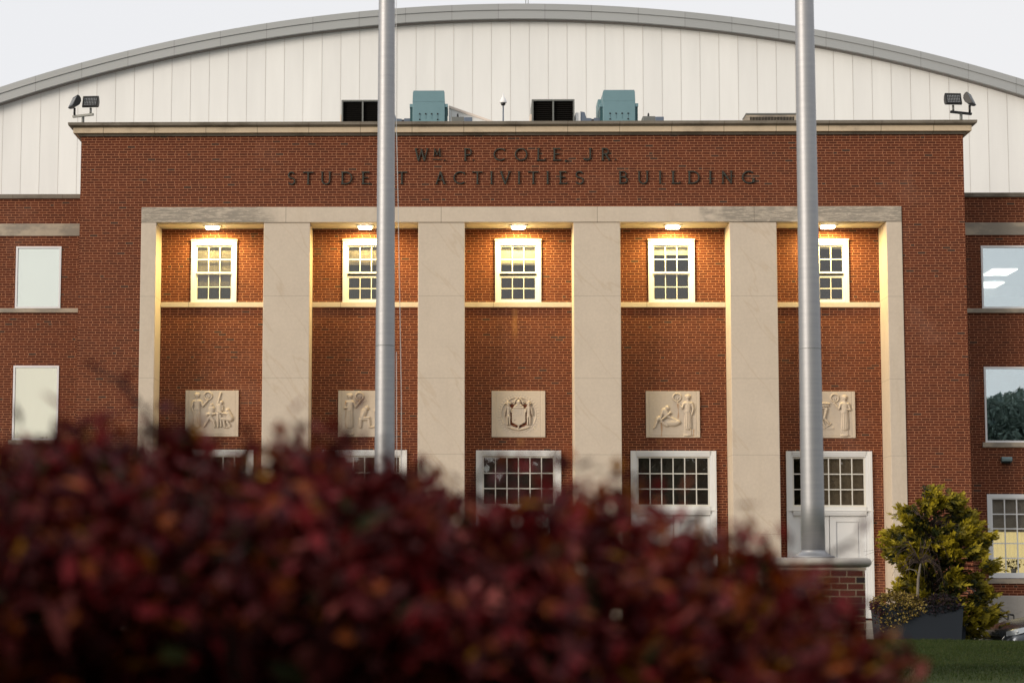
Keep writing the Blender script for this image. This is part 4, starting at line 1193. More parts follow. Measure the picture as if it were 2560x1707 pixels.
r = empty("dome_camera", (-0.312, 5.0, ROOF)); tag(r, "white dome security camera on a thin post above the roof edge", "security camera")
mb = MB(); mb.smooth = True; mb.tube([(0, 0, 0), (0, 0, 1.99)], 0.02, 10); mb.build("post", M['galv'], r)
mb = MB(); mb.smooth = True; mb.lathe([(0.10, 2.015), (0.105, 2.03), (0.085, 2.10), (0.05, 2.165), (0.03, 2.19), (0.028, 2.22), (0.015, 2.235), (0.015, 2.28), (0.004, 2.30)]); mb.build("housing", M['white_plastic'], r)
mb = MB(); mb.smooth = True; mb.lathe([(0.01, 1.932), (0.045, 1.942), (0.066, 1.97), (0.07, 2.014)]); mb.build("dome", M['smoke'], r)

# ------------------------------------------------------------------ wall lamp and potted plant at the right wing
r = empty("wall_lamp", (12.86, YW, 3.05)); tag(r, "small grey-blue box lamp on the right wing wall under the reflecting window", "wall lamp")
mb = MB(); mb.prism_x([(0.0, -0.07), (-0.12, -0.03), (-0.14, 0.04), (-0.11, 0.075), (0.0, 0.075)], -0.135, 0.135); mb.build("lamp_housing", plain("wall_lamp_paint", (0.17, 0.24, 0.26), 0.5), r)
MB().box(-0.11, 0.11, -0.11, -0.01, -0.095, -0.066).build("lens", M['smoke'], r)

# ------------------------------------------------------------------ foliage helper
def leaf_mesh(name, pos, dirs, nrm, length, width, tint, mat, parent=None, fold=0.25, curl=0.1, aspect=0.5):
    """one folded pointed leaf per row of pos"""
    n = len(pos)
    d = dirs / np.linalg.norm(dirs, axis=1, keepdims=True)
    s = np.cross(d, nrm); s /= np.maximum(np.linalg.norm(s, axis=1, keepdims=True), 1e-6)
    u = np.cross(s, d)
    Lc = length[:, None]; Wc = width[:, None]
    b = pos
    m = pos + d * Lc * aspect - u * Wc * fold
    l = pos + d * Lc * (aspect * 0.95) + s * Wc * 0.5
    r = pos + d * Lc * (aspect * 0.95) - s * Wc * 0.5
    t = pos + d * Lc - u * Lc * curl
    V = np.stack([b, l, r, t, m], 1).reshape(-1, 3)
    base = np.arange(n)[:, None] * 5
    F = np.concatenate([base + np.array([[0, 4, 3, 1]]), base + np.array([[0, 2, 3, 4]])], 1).reshape(-1, 4)
    me = bpy.data.meshes.new(name)
    me.vertices.add(len(V)); me.vertices.foreach_set('co', V.astype(np.float32).ravel())
    nf = len(F)
    me.loops.add(nf * 4); me.loops.foreach_set('vertex_index', F.astype(np.int32).ravel())
    me.polygons.add(nf); me.polygons.foreach_set('loop_start', np.arange(nf, dtype=np.int32) * 4)
    try: me.polygons.foreach_set('loop_total', np.full(nf, 4, dtype=np.int32))
    except Exception: pass
    me.update(calc_edges=True); me.validate()
    a = me.attributes.new("leaf_pigment", 'FLOAT_COLOR', 'POINT')
    c = np.concatenate([tint, np.ones((n, 1))], 1)
    a.data.foreach_set('color', np.repeat(c, 5, 0).astype(np.float32).ravel())
    me.materials.append(mat)
    o = bpy.data.objects.new(name, me); COL.objects.link(o)
    if parent: o.parent = parent
    return o
def rnd_unit(rng, n):
    v = rng.normal(size=(n, 3)); return v / np.linalg.norm(v, axis=1, keepdims=True)

# ------------------------------------------------------------------ the red shrub in front of the lens
rng = np.random.default_rng(11)
SX, SY = -1.75, -51.2
shrub = empty("red_shrub", (0, 0, 0)); tag(shrub, "dense dark red autumn shrub filling the foreground, out of focus", "shrub")
# height of the shrub's outline against the direction left/right of the lens (tangent), as tangent of the angle up
sk_x = np.array([-0.40, -0.2197, -0.1885, -0.1565, -0.124, -0.088, -0.0747, -0.0536, -0.0403, -0.012, -0.0008, 0.0181, 0.0483, 0.0736, 0.0912, 0.1181, 0.1301, 0.1507, 0.1709, 0.1864, 0.1981, 0.2107, 0.24, 0.30])
sk_z = np.array([0.052, 0.068, 0.0715, 0.069, 0.069, 0.070, 0.0675, 0.064, 0.0545, 0.0525, 0.049, 0.0434, 0.049, 0.0435, 0.0382, 0.031, 0.0225, 0.0135, -0.002, -0.0155, -0.0285, -0.0445, -0.10, -0.30]) - 0.001
def shrub_top(x, y):
    d = y + 54.97
    zt = np.interp((x + 1.51) / 3.75, sk_x, sk_z) * 3.75
    t = (y - SY) / (np.where(y < SY, 1.05, 1.3) * np.clip(1.0 - (x + 1.75) * 0.42, 0.25, 1.0))
    k = np.sqrt(np.clip(1 - t * t, 0, 1))
    return -1.33 + (zt + 1.33) * (0.2 + 0.8 * k ** 0.7)
pal = np.array([(0.088, 0.0075, 0.007), (0.180, 0.0135, 0.013), (0.34, 0.025, 0.030), (0.50, 0.115, 0.095), (0.38, 0.080, 0.009), (0.50, 0.21, 0.008), (0.034, 0.036, 0.005), (0.110, 0.021, 0.028)])
def shrub_leaves(N, inner):
    X = rng.uniform(-3.4, -0.1, N); Y = SY + rng.uniform(-1.05, 1.25, N)
    zt = shrub_top(X, Y)
    dep = rng.uniform(0.05, 0.8, N) if inner else np.abs(rng.normal(0, 0.07, N))
    lump = 0.5 * np.sin(X * 11 + Y * 7) * np.sin(Y * 9 - X * 5) + 0.5 * np.sin(X * 23 - Y * 15 + 2) * np.sin(Y * 19 + X * 9)
    zt = zt - 0.035 + 0.060 * lump
    Z = zt - dep + (0 if inner else 1) * rng.normal(0, 0.012, N)
    if not inner:
        up = rng.uniform(size=N) < 0.035
        Z[up] = zt[up] + rng.uniform(0.01, 0.05, up.sum())
    keep = (Z > -0.85) & (zt > -1.1) & (Y > SY - 0.80 + np.clip(0.20 - Z, 0, 1) * 0.50)
    X, Y, Z = X[keep], Y[keep], Z[keep]
    n = len(X)
    pos = np.stack([X, Y, Z], 1)
    out = np.stack([(X - SX) * 0.35, (Y - SY) * 0.9, np.full(n, 0.55)], 1)
    dirs = out * 0.6 + rnd_unit(rng, n) * 0.9; dirs[:, 2] -= 0.25
    nrm = out * 0.4 + rnd_unit(rng, n) * 0.6 + np.array([0, 0, 0.8])
    clump = np.sin(X * 5.1 + Y * 2.3) + np.sin(Y * 4.2 - X * 2.7 + 1.0) + np.sin(X * 9.7 + 2)
    pr = rng.uniform(size=n) + clump * 0.06
    ci = np.digitize(pr, [0.33, 0.62, 0.74, 0.78, 0.88, 0.896, 0.95])
    right = (X > -1.25) & (rng.uniform(size=n) < 0.34)
    ci[right] = rng.choice([4, 4, 4, 5, 1, 2, 3], right.sum())
    tint = pal[np.clip(ci, 0, 7)] * rng.uniform(0.7, 1.25, (n, 1))
    return pos, dirs, nrm, rng.uniform(0.030, 0.060, n) * (1.6 if inner else 1), rng.uniform(0.014, 0.029, n) * (1.9 if inner else 1), tint
A_ = shrub_leaves(30000, False); B_ = shrub_leaves(46000, True)
leaf_mesh("foliage", *[np.concatenate([a, b]) for a, b in zip(A_, B_)], M['leaf'], shrub)
mb = MB(); rs = random.Random(4); mb.smooth = True
for k in range(46):
    x = rs.uniform(-3.0, -0.6); y = SY + rs.uniform(-0.8, 0.9)
    zt_ = float(shrub_top(np.array([x]), np.array([y]))[0])
    bx, by = SX + (x - SX) * 0.35, SY + (y - SY) * 0.3
    mb.tube([(bx, by, -1.35), ((bx + x) / 2 + rs.uniform(-.05, .05), (by + y) / 2, (-1.35 + zt_) / 2), (x, y, zt_ - 0.08), (x + rs.uniform(-.05, .05), y, zt_ + rs.uniform(-0.05, 0.01))], [0.014, 0.009, 0.004, 0.002], 6)
mb.build("branches", M['stem'], shrub)
# long sprays that stand clear of the shrub's outline
def spray(pts, nl, seed, size=0.055):
    rg = np.random.default_rng(seed); pts = [np.array(p) for p in pts]
    mb = MB(); mb.smooth = True; mb.tube(pts, [0.006] + [0.004] * (len(pts) - 2) + [0.002], 6)
    st = mb.build("spray", M['stem'], shrub)
    P_ = []; Dv = []
    for k in range(nl):
        t = k / max(1, nl - 1) * (len(pts) - 1); i = min(int(t), len(pts) - 2); f = t - i
        P_.append(pts[i] * (1 - f) + pts[i + 1] * f); Dv.append((pts[i + 1] - pts[i]))
    P_ = np.array(P_); Dv = np.array(Dv); Dv /= np.linalg.norm(Dv, axis=1, keepdims=True)
    n = len(P_); dd = Dv * 0.7 + rnd_unit(rg, n) * 0.9
    tt = pal[rg.choice([0, 1, 1, 7], n)] * rg.uniform(0.8, 1.2, (n, 1))
    leaf_mesh("leaves", P_, dd, rnd_unit(rg, n), rg.uniform(0.6, 1.1, n) * size, rg.uniform(0.3, 0.5, n) * size, tt, M['leaf'], st)
def sp(u, v, d=3.75):          # direction tangents at a distance from the lens
    return (-1.51 + u * d, -54.97 + d, v * d)
spray([sp(-0.142, 0.064), sp(-0.150, 0.076), sp(-0.161, 0.089), sp(-0.175, 0.0955)], 10, 3, 0.04)
spray([sp(-0.053, 0.060), sp(-0.050, 0.078)], 2, 5, 0.05)
spray([sp(0.006, 0.042), sp(0.014, 0.054), sp(0.028, 0.044)], 7, 8, 0.04)
spray([sp(0.17, 0.008), sp(0.185, 0.018)], 4, 9, 0.05)

# ------------------------------------------------------------------ flagpoles and pier
pier = empty("brick_pier", (3.17, -26.4, ZL)); tag(pier, "square brick pier with rounded stone cap carrying the right flagpole", "pier")
mb = MB(); mb.box(2.588, 3.752, -27.0, -25.8, ZL - 0.2, 0.068)
o = mb.build("brickwork", M['brick_pier'], pier); o.matrix_parent_inverse = Matrix.Translation((-3.17, 26.4, -ZL))
mb = MB(); mb.bbox(2.573, 3.767, -27.015, -25.785, 0.070, 0.108, 0.012)
o = mb.build("neck_course", M['wingband'], pier); o.matrix_parent_inverse = Matrix.Translation((-3.17, 26.4, -ZL))
def rounded_slab(x0, x1, y0, y1, z0, z1):
    h = (z1 - z0) / 2; prof = [(-h + h * 0.0, z0)] 
    mb = MB(); mb.smooth = True
    loops = []
    for k in range(9):
        a = -90 + 180 * k / 8
        ins = h * (1 - math.cos(R_(a))); z = (z0 + z1) / 2 + h * math.sin(R_(a))
        loops.append([(x0 + ins, y0 + ins, z), (x1 - ins, y0 + ins, z), (x1 - ins, y1 - ins, z), (x0 + ins, y1 - ins, z)])
    v = [p for l in loops for p in l]; f = []
    for i in range(8):
        for k in range(4): f.append([i * 4 + k, i * 4 + (k + 1) % 4, (i + 1) * 4 + (k + 1) % 4, (i + 1) * 4 + k])
    mb.add(v, f); mb.smooth = False
    mb.add(loops[0], [(3, 2, 1, 0)]); mb.add(loops[-1], [(0, 1, 2, 3)])
    return mb
mb = rounded_slab(2.513, 3.827, -27.075, -25.725, 0.110, 0.232)
M['pier_cap'] = stone_mat("pier_cap_stone", base=(0.42, 0.385, 0.345), weather=(0.5, 0.72, 0.5, (0.2, 0.18, 0.16)))
o = mb.build("cap", M['pier_cap'], pier); o.matrix_parent_inverse = Matrix.Translation((-3.17, 26.4, -ZL))

def flagpole(x, y, zb, r0, r1, ztop, ring_z, lab, rope, flange):
    r = empty("flagpole", (x, y, zb)); tag(r, lab, "flagpole", "brushed metal flagpoles on the lawn")
    mb = MB(); mb.smooth = True
    n = 24
    H = ztop - zb
    pts = [(0, 0, H * k / n) for k in range(n + 1)]
    rr = [r0 + (r1 - r0) * (k / n) for k in range(n + 1)]
    mb.tube(pts, rr, 40); mb.build("pole", M['pole'], r)
    zr = ring_z - zb; rad = r0 + (r1 - r0) * zr / H
    mb = MB(); mb.smooth = True; mb.lathe([(rad + 0.0005, zr - 0.004), (rad + 0.0025, zr - 0.002), (rad + 0.0025, zr + 0.002), (rad + 0.0005, zr + 0.004)], n=40); mb.build("joint_ring", M['grey_metal'], r)
    if flange:
        mb = MB(); mb.smooth = True
        mb.lathe([(0.285, 0.0), (0.285, 0.018), (0.27, 0.026), (0.24, 0.032), (0.2, 0.06), (0.165, 0.085), (r0 + 0.012, 0.095), (r0 + 0.002, 0.1)], n=40)
        mb.build("base_flange", M['pole'], r)
    if rope:
        mb = MB(); mb.smooth = True
        mb.tube([(r0 + 0.005, -0.06, 4.4), (r0 + 0.02, -0.05, 2.5), (r0 + 0.055, -0.04, 0.7)], 0.004, 6)
        mb.tube([(r1 + 0.03, -0.03, H - 0.2), (r0 - 0.012, -0.06, H * 0.42), (r0 + 0.02, -0.06, 6.5), (r0 + 0.075, -0.04, 3.8), (r0 + 0.09, -0.03, 0.7)], 0.0045, 6)
        mb.tube([(r0, 0.0, 0.7), (r0 + 0.1, -0.03, 0.7)], 0.008, 6)
        mb.build("halyard", M['rope'], r)
    return r
flagpole(-2.557, -26.0, ZL - 0.05, 0.151, 0.075, 17.0, 3.108, "tall flagpole with slack halyard rope, rising from behind the red shrub", True, False)
flagpole(3.185, -26.4, 0.234, 0.158, 0.085, 17.5, 3.03, "tall flagpole with a flanged foot standing on the brick pier", False, True)

# ------------------------------------------------------------------ planters, shrubs at the right
def planter(x, y, w, dpt, h, lab):
    r = empty("planter", (x, y, ZD)); tag(r, lab, "planter", "grey tapered planters")
    mb = MB()
    t = 0.05; k = 0.90
    W, Dp = w / 2, dpt / 2
    def loop(sc, ins, z): return [(-W * sc + ins, -Dp * sc + ins, z), (W * sc - ins, -Dp * sc + ins, z), (W * sc - ins, Dp * sc - ins, z), (-W * sc + ins, Dp * sc - ins, z)]
    L = [loop(k, 0, 0), loop(1, 0, h - 0.008), loop(1, 0.008, h), loop(1, t, h), loop(0.98, t, h - 0.18)]
    v = [p for l in L for p in l]; f = []
    for i in range(len(L) - 1):
        for q in range(4): f.append([i * 4 + q, i * 4 + (q + 1) % 4, (i + 1) * 4 + (q + 1) % 4, (i + 1) * 4 + q])
    f.append([3, 2, 1, 0])
    mb.add(v, f); mb.build("pot", M['planter'], r)
    sb_ = MB(); sb_.add(loop(0.985, t + 0.002, h - 0.10), [(0, 1, 2, 3)]); sb_.build("soil", plain("potting_soil", (0.03, 0.022, 0.015), 0.95), r)
    return r
planter(8.30, -8.6, 1.80, 0.9, 1.275, "wide grey tapered planter with trailing plants in front of the golden cypress")
planter(8.98, -7.15, 1.2, 1.0, 0.90, "plain grey planter behind the wide one, holding the golden cypress")

# golden cypress: trunk, drooping limbs, flat sprays of scale leaves
cyp = empty("golden_cypress", (8.85, -7.1, ZD + 0.75)); tag(cyp, "bushy golden green cypress shrub behind the wide grey planter", "conifer")
rng = np.random.default_rng(21)
BASE = np.array([8.85, -7.1, ZD + 0.75])
def cyp_rad(z):        # crown radius against height above lens
    return np.interp(z, [-1.5, -1.2, -0.9, -0.5, 0.1, 0.7, 1.1, 1.45, 1.7, 1.85, 2.0], [0.12, 0.62, 1.04, 1.27, 1.30, 1.24, 1.16, 1.0, 0.55, 0.20, 0.08])
tips = []; 
NBO = 92                                            # boughs, each with a tuft of sprays
bz = rng.uniform(-1.35, 1.72, NBO); ba = rng.uniform(0, 2 * np.pi, NBO)
br = cyp_rad(bz) * rng.uniform(0.66, 1.08, NBO)
NT_ = 13
zz = np.repeat(bz, NT_) + rng.normal(0, 0.085, NBO * NT_)
rad = np.repeat(br, NT_) + rng.normal(-0.03, 0.09, NBO * NT_)
aa = np.repeat(ba, NT_) + rng.normal(0, 0.085, NBO * NT_) / np.maximum(0.25, np.repeat(br, NT_))
zl = rng.uniform(1.55, 2.0, 18)                     # leader
zf = rng.uniform(-1.2, 1.3, 330)                    # inner sprays
zz = np.concatenate([zz, zl, zf]); rad = np.concatenate([rad, np.abs(rng.normal(0, 0.07, 18)), cyp_rad(zf) * rng.uniform(0.2, 0.72, 330)])
aa = np.concatenate([aa, rng.uniform(0, 6.28, 18), rng.uniform(0, 6.28, 330)])
NB = len(zz)
shift = np.interp(zz, [-1.4, -0.6, 0.5, 1.9], [0.46, 0.22, 0.05, 0.02])
tx = BASE[0] + shift + rad * np.cos(aa) + 0.10 + 0.06 * (1 - np.cos(aa)); ty = BASE[1] + rad * np.sin(aa) * 0.8; tz = zz
tips = np.stack([tx, ty, tz], 1)
tmb = MB(); tmb.smooth = True
tmb.tube([(8.85, -7.1, ZD + 0.7), (8.86, -7.1, 0.0), (8.84, -7.1, 1.2), (8.86, -7.1, 2.0)], [0.06, 0.05, 0.03, 0.008], 8)
for k in range(0, NB, 4):
    t = tips[k]; tmb.tube([(8.85, -7.1, max(ZD + 0.8, t[2] - 0.3)), ((8.85 + t[0]) / 2, (-7.1 + t[1]) / 2, t[2] + 0.02), tuple(t)], [0.016, 0.009, 0.003], 5)
o = tmb.build("trunk", M['stem'], cyp); o.matrix_parent_inverse = Matrix.Translation(-Vector(BASE))
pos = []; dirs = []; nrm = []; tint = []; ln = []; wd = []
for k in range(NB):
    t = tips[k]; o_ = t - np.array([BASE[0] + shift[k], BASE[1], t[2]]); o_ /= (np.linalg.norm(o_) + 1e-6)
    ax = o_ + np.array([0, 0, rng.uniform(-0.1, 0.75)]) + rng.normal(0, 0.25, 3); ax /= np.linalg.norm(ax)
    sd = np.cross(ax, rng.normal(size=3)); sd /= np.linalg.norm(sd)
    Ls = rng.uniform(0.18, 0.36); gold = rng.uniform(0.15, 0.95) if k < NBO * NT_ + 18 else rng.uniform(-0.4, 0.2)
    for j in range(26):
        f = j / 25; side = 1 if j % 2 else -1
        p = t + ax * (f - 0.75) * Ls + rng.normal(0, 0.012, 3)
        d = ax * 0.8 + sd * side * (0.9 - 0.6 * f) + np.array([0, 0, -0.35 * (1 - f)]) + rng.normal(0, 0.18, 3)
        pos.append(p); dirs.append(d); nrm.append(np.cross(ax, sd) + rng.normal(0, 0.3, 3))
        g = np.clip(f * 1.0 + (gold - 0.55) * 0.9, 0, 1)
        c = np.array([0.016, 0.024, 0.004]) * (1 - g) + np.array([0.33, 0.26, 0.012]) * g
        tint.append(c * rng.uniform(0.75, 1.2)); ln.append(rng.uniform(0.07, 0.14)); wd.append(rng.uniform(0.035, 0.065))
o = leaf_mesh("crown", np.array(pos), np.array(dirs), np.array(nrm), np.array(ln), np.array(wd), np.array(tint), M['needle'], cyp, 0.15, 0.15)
o.matrix_parent_inverse = Matrix.Translation(-Vector(BASE))

# small bare weeping tree in the planter
wt = empty("weeping_tree", (8.33, -8.55, -0.78)); tag(wt, "small bare weeping tree with pale stem standing in the wide grey planter", "tree")
mb = MB(); mb.smooth = True
mb.tube([(0.0, 0, 0), (0.01, 0, 0.35), (0.03, 0, 0.72), (0.07, 0, 0.95), (0.10, 0, 1.1)], [0.034, 0.03, 0.028, 0.022, 0.014], 8)
mb.tube([(0.04, 0, 0.80), (-0.03, -0.02, 0.90), (-0.16, -0.03, 0.93), (-0.25, -0.03, 0.90)], [0.016, 0.013, 0.009, 0.004], 6)
mb.build("trunk", M['bark'], wt)
mb = MB(); mb.smooth = True; rs = random.Random(8)
for k in range(34):
    a = rs.uniform(0, 2 * math.pi); L = rs.uniform(0.3, 0.75); h = rs.uniform(0.95, 1.45)
    dx, dy = math.cos(a) * L, math.sin(a) * L * 0.6
    mb.tube([(0.08, 0, 1.05), (0.08 + dx * 0.4, dy * 0.4, h + 0.08), (0.08 + dx * 0.8, dy * 0.8, h - 0.05), (0.08 + dx, dy, h - rs.uniform(0.2, 0.55))], [0.008, 0.006, 0.004, 0.002], 5)
for (x, z) in ((-1.15, 1.30), (-1.12, 1.22), (-0.95, 1.62), (-1.0, 1.05)):
    mb.tube([(0.05, 0, 1.1), (-0.35, -0.05, 1.42), (-0.75, -0.08, 1.36), (x, -0.1, z)], [0.008, 0.006, 0.004, 0.002], 5)
mb.build("branches", M['stem'], wt)

def trailing(name, lab, cat, c, rx, ry, rz_, n, pal_, seed, drop, sz):
    rg = np.random.default_rng(seed)
    r = empty(name, c); tag(r, lab, cat)
    u = rnd_unit(rg, n); u[:, 2] = np.abs(u[:, 2]) * 1.0
    p = u * np.array([rx, ry, rz_]) * rg.uniform(0.55, 1.0, (n, 1))
    fr = rg.uniform(size=n) < 0.30
    p[fr, 1] = -ry - rg.uniform(0.0, 0.05, fr.sum()); p[fr, 2] = -rg.uniform(0, 1, fr.sum()) ** 1.6 * drop * (1 - np.clip(p[fr, 0] / rx, -1, 1) * 0.75)
    d = u + rnd_unit(rg, n) * 0.7; d[:, 2] -= 0.3
    t = np.array(pal_)[rg.integers(0, len(pal_), n)] * rg.uniform(0.7, 1.25, (n, 1))
    leaf_mesh("leaves", p, d, rnd_unit(rg, n) + np.array([0, -0.4, 0.8]), rg.uniform(0.7, 1.2, n) * sz, rg.uniform(0.5, 0.8, n) * sz, t, M['leaf'], r)
    mb = MB(); mb.smooth = True; rs = random.Random(seed)
    for k in range(24):
        a = rs.uniform(0, 6.28)
        mb.tube([(0, 0, -0.12), (math.cos(a) * rx * 0.4, math.sin(a) * ry * 0.5, rz_ * 0.6), (math.cos(a) * rx * 0.85, math.sin(a) * ry * 0.8, rz_ * 0.4)], [0.006, 0.004, 0.002], 5)
    mb.build("stems", M['stem'], r)
    return r
trailing("trailing_plant", "golden leaved trailing plant spilling over the left rim of the wide grey planter", "plant", (7.86, -8.75, -0.60), 0.60, 0.33, 0.26, 1500,
         [(0.30, 0.21, 0.05), (0.22, 0.15, 0.03), (0.12, 0.09, 0.02), (0.06, 0.035, 0.02), (0.36, 0.27, 0.08)], 31, 0.42, 0.06)
trailing("purple_plant", "dark purple leaved plant on the right side of the wide grey planter", "plant", (8.80, -8.72, -0.62), 0.42, 0.32, 0.24, 900,
         [(0.018, 0.012, 0.016), (0.03, 0.014, 0.02), (0.012, 0.014, 0.01)], 32, 0.16, 0.055)
trailing("maroon_plant", "dark maroon plant hanging down the left end of the wide grey planter", "plant", (7.38, -8.86, -0.72), 0.13, 0.22, 0.16, 420,
         [(0.05, 0.010, 0.014), (0.03, 0.012, 0.014), (0.07, 0.016, 0.02)], 33, 0.75, 0.05)

# potted plant on the lit sill inside
pp = empty("potted_plant", (13.02, YW + 0.125, 0.07)); tag(pp, "potted plant standing inside the yellow lit window of the right wing", "potted plant")
mb = MB(); mb.smooth = True; mb.lathe([(0.06, 0.0), (0.085, 0.13), (0.09, 0.14), (0.075, 0.14)], n=16, M=Matrix.Diagonal((1, 0.4, 1, 1))); mb.build("pot", plain("pale_pot", (0.4, 0.4, 0.42), 0.5), pp)
rg = np.random.default_rng(3); n = 130
u = rnd_unit(rg, n); p = u * np.array([0.26, 0.02, 0.14]) * rg.uniform(0.3, 1, (n, 1)) + np.array([0, 0, 0.24])
leaf_mesh("leaves", p, u + rnd_unit(rg, n) * 0.5, rnd_unit(rg, n), rg.uniform(0.05, 0.09, n), rg.uniform(0.02, 0.04, n), np.tile([[0.05, 0.04, 0.015]], (n, 1)), M['leaf'], pp)

# ------------------------------------------------------------------ handrail by the steps
hr = empty("handrail", (12.1, -1.2, ZT)); tag(hr, "black metal handrail with end loop beside the steps at the right", "handrail")
def hp(x, y, z): return (x - 12.1, y + 1.2, z - ZT)
def railpart(name, segs, r):
    mb = MB(); mb.smooth = True
    for s in segs: mb.tube([hp(*p) for p in s], r, 8)
    mb.build(name, M['black_metal'], hr)
ax, bx, cx_ = 11.62, 12.02, 12.16
railpart("top_rail", [[(ax - 0.5, -0.6, -0.10), (ax, -0.9, -0.56), (bx, -1.6, -0.93), (cx_, -1.62, -0.95)]], 0.024)
railpart("lower_rail", [[(ax - 0.5, -0.6, -0.26), (ax + 0.02, -0.9, -0.72), (bx - 0.02, -1.6, -1.06)]], 0.014)
railpart("post", [[(bx, -1.6, -0.93), (bx, -1.6, -1.75)]], 0.024)
railpart("post", [[(cx_, -1.62, -0.95), (cx_, -1.62, -1.75)]], 0.018)
railpart("post", [[(11.42, -2.0, -1.30), (11.42, -2.0, -1.85)]], 0.018)

# ------------------------------------------------------------------ parked car
def car():
    r = empty("parked_car", (12.35, -6.6, ZD), R_(198)); tag(r, "dark silver parked car with its headlight just inside the right edge", "car")
    paint = NT("car_paint").pbr((0.09, 0.10, 0.12), 0.25, 0.7, None, 0.6)
    bm = bmesh.new()
    # stations from nose (x=+2.2) to tail; (x, half width, z low, z waist, z top, top half width)
    S = [(2.22, 0.50, 0.34, 0.52, 0.60, 0.36), (2.12, 0.70, 0.24, 0.60, 0.70, 0.52), (1.9, 0.82, 0.20, 0.70, 0.80, 0.62), (1.5, 0.88, 0.20, 0.80, 0.90, 0.68), (1.0, 0.90, 0.20, 0.88, 0.99, 0.70),
         (0.75, 0.90, 0.20, 0.91, 1.05, 0.70), (0.1, 0.91, 0.20, 0.94, 1.40, 0.60), (-0.5, 0.91, 0.20, 0.95, 1.46, 0.58), (-1.2, 0.90, 0.20, 0.96, 1.40, 0.58), (-1.75, 0.88, 0.22, 0.97, 1.10, 0.62), (-2.1, 0.82, 0.28, 0.92, 1.02, 0.62), (-2.25, 0.66, 0.36, 0.70, 0.80, 0.5)]
    rings = []
    for x, w, zl, zw, zt, wt_ in S:
        half = [(0, zl), (w * 0.85, zl), (w, zl + 0.14), (w * 1.0, (zl + zw) / 2 + 0.05), (w * 0.97, zw), (wt_, zt), (wt_ * 0.5, zt + 0.02)]
        pts = [(y, z) for y, z in half] + [(-y, z) for y, z in half[:0:-1]]
        rings.append([bm.verts.new((x, y, z)) for y, z in pts])
    n = len(rings[0])
    for a, b in zip(rings, rings[1:]):
        for k in range(n): bm.faces.new((a[k], a[(k + 1) % n], b[(k + 1) % n], b[k]))
    bm.faces.new(rings[0][::-1]); bm.faces.new(rings[-1])
    bmesh.ops.subdivide_edges(bm, edges=bm.edges[:], cuts=1, use_grid_fill=True, smooth=0.6)
    mb = MB(); mb.smooth = True; mb.frombm(bm); mb.build("body", paint, r)
    gl = NT("car_glass").pbr((0.01, 0.012, 0.014), 0.05, 0.0, None, 0.6)
    mb = MB(); mb.add([(0.80, -0.66, 1.04), (0.80, 0.66, 1.04), (0.13, 0.55, 1.42), (0.13, -0.55, 1.42)], [(0, 1, 2, 3)]); mb.build("windscreen", gl, r)
    for s in (-1, 1):
        mb = MB(); mb.add([(0.62, s * 0.90, 1.0), (-1.5, s * 0.90, 1.0), (-1.15, s * 0.68, 1.36), (0.05, s * 0.68, 1.36)], [(0, 1, 2, 3)]); mb.build("side_window", gl, r)
        hl = MB(); hl.smooth = True
        a = [(2.17, 0.46, 0.60), (2.08, 0.66, 0.63), (1.95, 0.78, 0.68), (1.72, 0.87, 0.77), (1.50, 0.885, 0.84)]
        b = [(2.17, 0.46, 0.68), (2.08, 0.63, 0.73), (1.95, 0.74, 0.77), (1.72, 0.82, 0.83), (1.50, 0.87, 0.87)]
        v = [(x + 0.025, s * (y + 0.03), z) for x, y, z in a] + [(x + 0.015, s * (y + 0.02), z + 0.02) for x, y, z in b]
        hl.add(v, [(i, i + 1, 6 + i, 5 + i) for i in range(4)])
        h = hl.build("headlight", NT("headlight_glass").pbr((0.38, 0.41, 0.45), 0.12, 0.5, None, 0.6), r)
        lm = MB(); lm.smooth = True
        lm.lathe([(0.03, 0), (0.028, 0.02), (0.005, 0.03)], (2.06, s * 0.72, 0.70), 12, Matrix.Rotation(R_(60), 4, 'Y')); lm.build("bulb", M['white_plastic'], h)
        mb = MB(); mb.smooth = True
        mb.tube([(2.23, s * 0.36, 0.42), (2.22, s * 0.40, 0.55), (2.15, s * 0.44, 0.63)], 0.022, 8); mb.build("chrome_trim", NT("chrome").pbr((0.8, 0.8, 0.82), 0.1, 1.0), r)
        for xw in (1.38, -1.4):
            w = MB(); w.smooth = True
            w.lathe([(0.20, -0.1), (0.32, -0.1), (0.335, -0.06), (0.335, 0.06), (0.32, 0.1), (0.20, 0.1)], (xw, s * 0.83, 0.335), 28, Matrix.Rotation(R_(90), 4, 'X'))
            ty = w.build("wheel", plain("tyre_rubber", (0.02, 0.02, 0.02), 0.8), r)
            w = MB(); w.lathe([(0.05, 0.11), (0.2, 0.09), (0.2, -0.09), (0.05, -0.11)], (xw, s * 0.83, 0.335), 20, Matrix.Rotation(R_(90), 4, 'X')); w.build("rim", NT("alloy").pbr((0.5, 0.5, 0.52), 0.3, 0.9), ty)
    mb = MB()
    for k in range(4): mb.box(2.20, 2.245, -0.36, 0.36, 0.42 + k * 0.05, 0.445 + k * 0.05)
    mb.build("grille", M['black_metal'], r)
    return r
car()

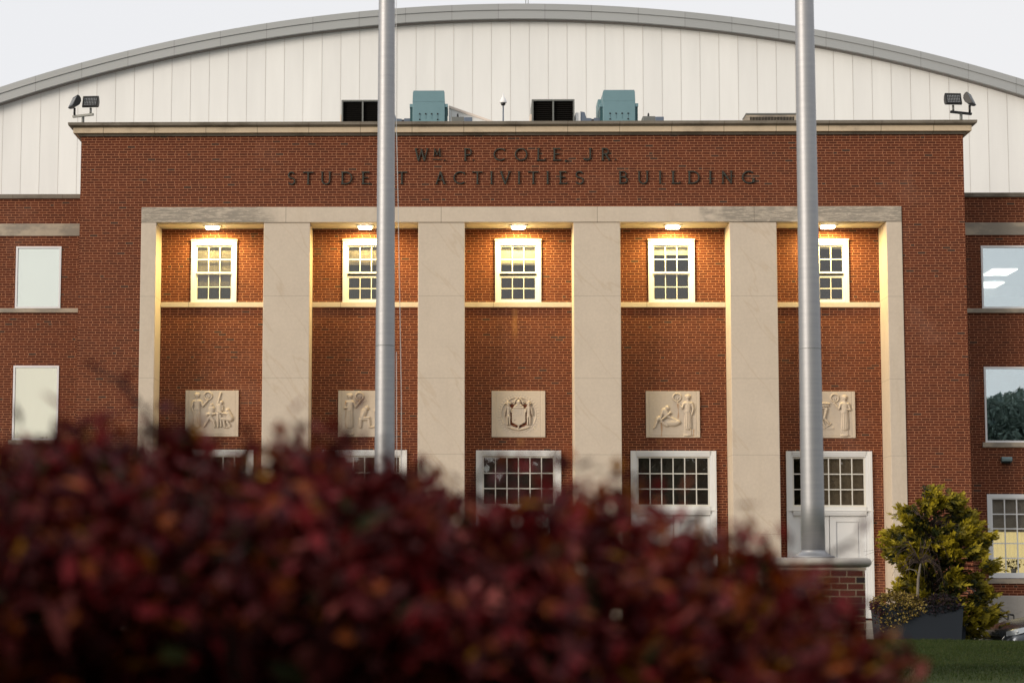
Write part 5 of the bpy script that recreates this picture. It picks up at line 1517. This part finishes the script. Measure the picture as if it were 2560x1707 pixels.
# ------------------------------------------------------------------ grass
def grass():
    rg = np.random.default_rng(2); n = 85000
    Yg = -28 + 17.5 * rg.uniform(size=n) ** 0.6
    dist = Yg + 55
    lo = -1.5 + dist * 0.155; hi = -1.5 + dist * 0.285
    Xg = lo + (hi - lo) * rg.uniform(size=n)
    Zg = np.array([lawn_z(a, b) for a, b in zip(Xg, Yg)])
    h = rg.uniform(0.03, 0.07, n) * (0.7 + 0.5 * (np.sin(Xg * 1.7) * np.sin(Yg * 1.1) + 1) / 2)
    d = rg.normal(0, 0.35, (n, 3)); d[:, 2] = 1.0
    pos = np.stack([Xg, Yg, Zg - 0.005], 1)
    base = np.array([[0.026, 0.046, 0.005], [0.036, 0.056, 0.006], [0.020, 0.036, 0.004], [0.060, 0.056, 0.012]])
    t = base[rg.choice(4, n, p=[0.4, 0.35, 0.2, 0.05])] * rg.uniform(0.8, 1.2, (n, 1))
    o = leaf_mesh("grass", pos, d, rnd_unit(rg, n), h, np.full(n, 0.008), t, M['needle'], None, 0.1, 0.3)
    tag(o, kind='stuff')
grass()

# ------------------------------------------------------------------ trees behind the camera: far ones seen in glass, near row added for shade
def trees_and_shade_row():
    rg = np.random.default_rng(9)
    P_ = []; Dd = []; tt = []; ll = []
    rows = [(-90 + k * 4.2 + rg.uniform(-1.5, 1.5), -104 + rg.uniform(-8, 8), rg.uniform(7.5, 9.5) if k < 25 else rg.uniform(11.5, 15)) for k in range(46)]
    rows += [(-56 + k * 2.6 + rg.uniform(-0.8, 0.8), -61 + rg.uniform(-0.6, 0.6), rg.uniform(7.8, 8.8)) for k in range(40)]  # unseen row added to block low sky and darken the shrub
    rows += [(30 + k * 2.4, -100 + (k % 2) * 3, 14.4 + 0.8 * math.sin(k * 2.1)) for k in range(6)]
    for q, (x, y, H) in enumerate(rows):
        n = 950 if q < 46 else (1100 if q < 86 else 11000); u = rnd_unit(rg, n) * rg.uniform(0.55, 1.0, (n, 1)) ** 0.5
        c = np.array([x, y, ZL + H * 0.55]); p = c + u * np.array([H * 0.33, H * 0.33, H * 0.45])
        P_.append(p); Dd.append(rnd_unit(rg, n))
        col = np.array([(0.05, 0.06, 0.02), (0.09, 0.07, 0.025), (0.11, 0.055, 0.02), (0.04, 0.05, 0.025)])[rg.integers(0, 4)]
        col = col if q < 86 else np.array([0.15, 0.20, 0.165])
        tt.append(np.tile(col, (n, 1)) * rg.uniform(0.6, 1.3, (n, 1))); ll.append(rg.uniform(0.5, 1.1, n) * (1.0 if q < 86 else 0.5))
    P_ = np.concatenate(P_); n = len(P_)
    o = leaf_mesh("trees_and_shade_row", P_, np.concatenate(Dd), rnd_unit(rg, n), np.concatenate(ll), np.concatenate(ll) * 0.7, np.concatenate(tt), M['needle'])
    tag(o, kind='stuff')
trees_and_shade_row()
bpy.context.view_layer.update()
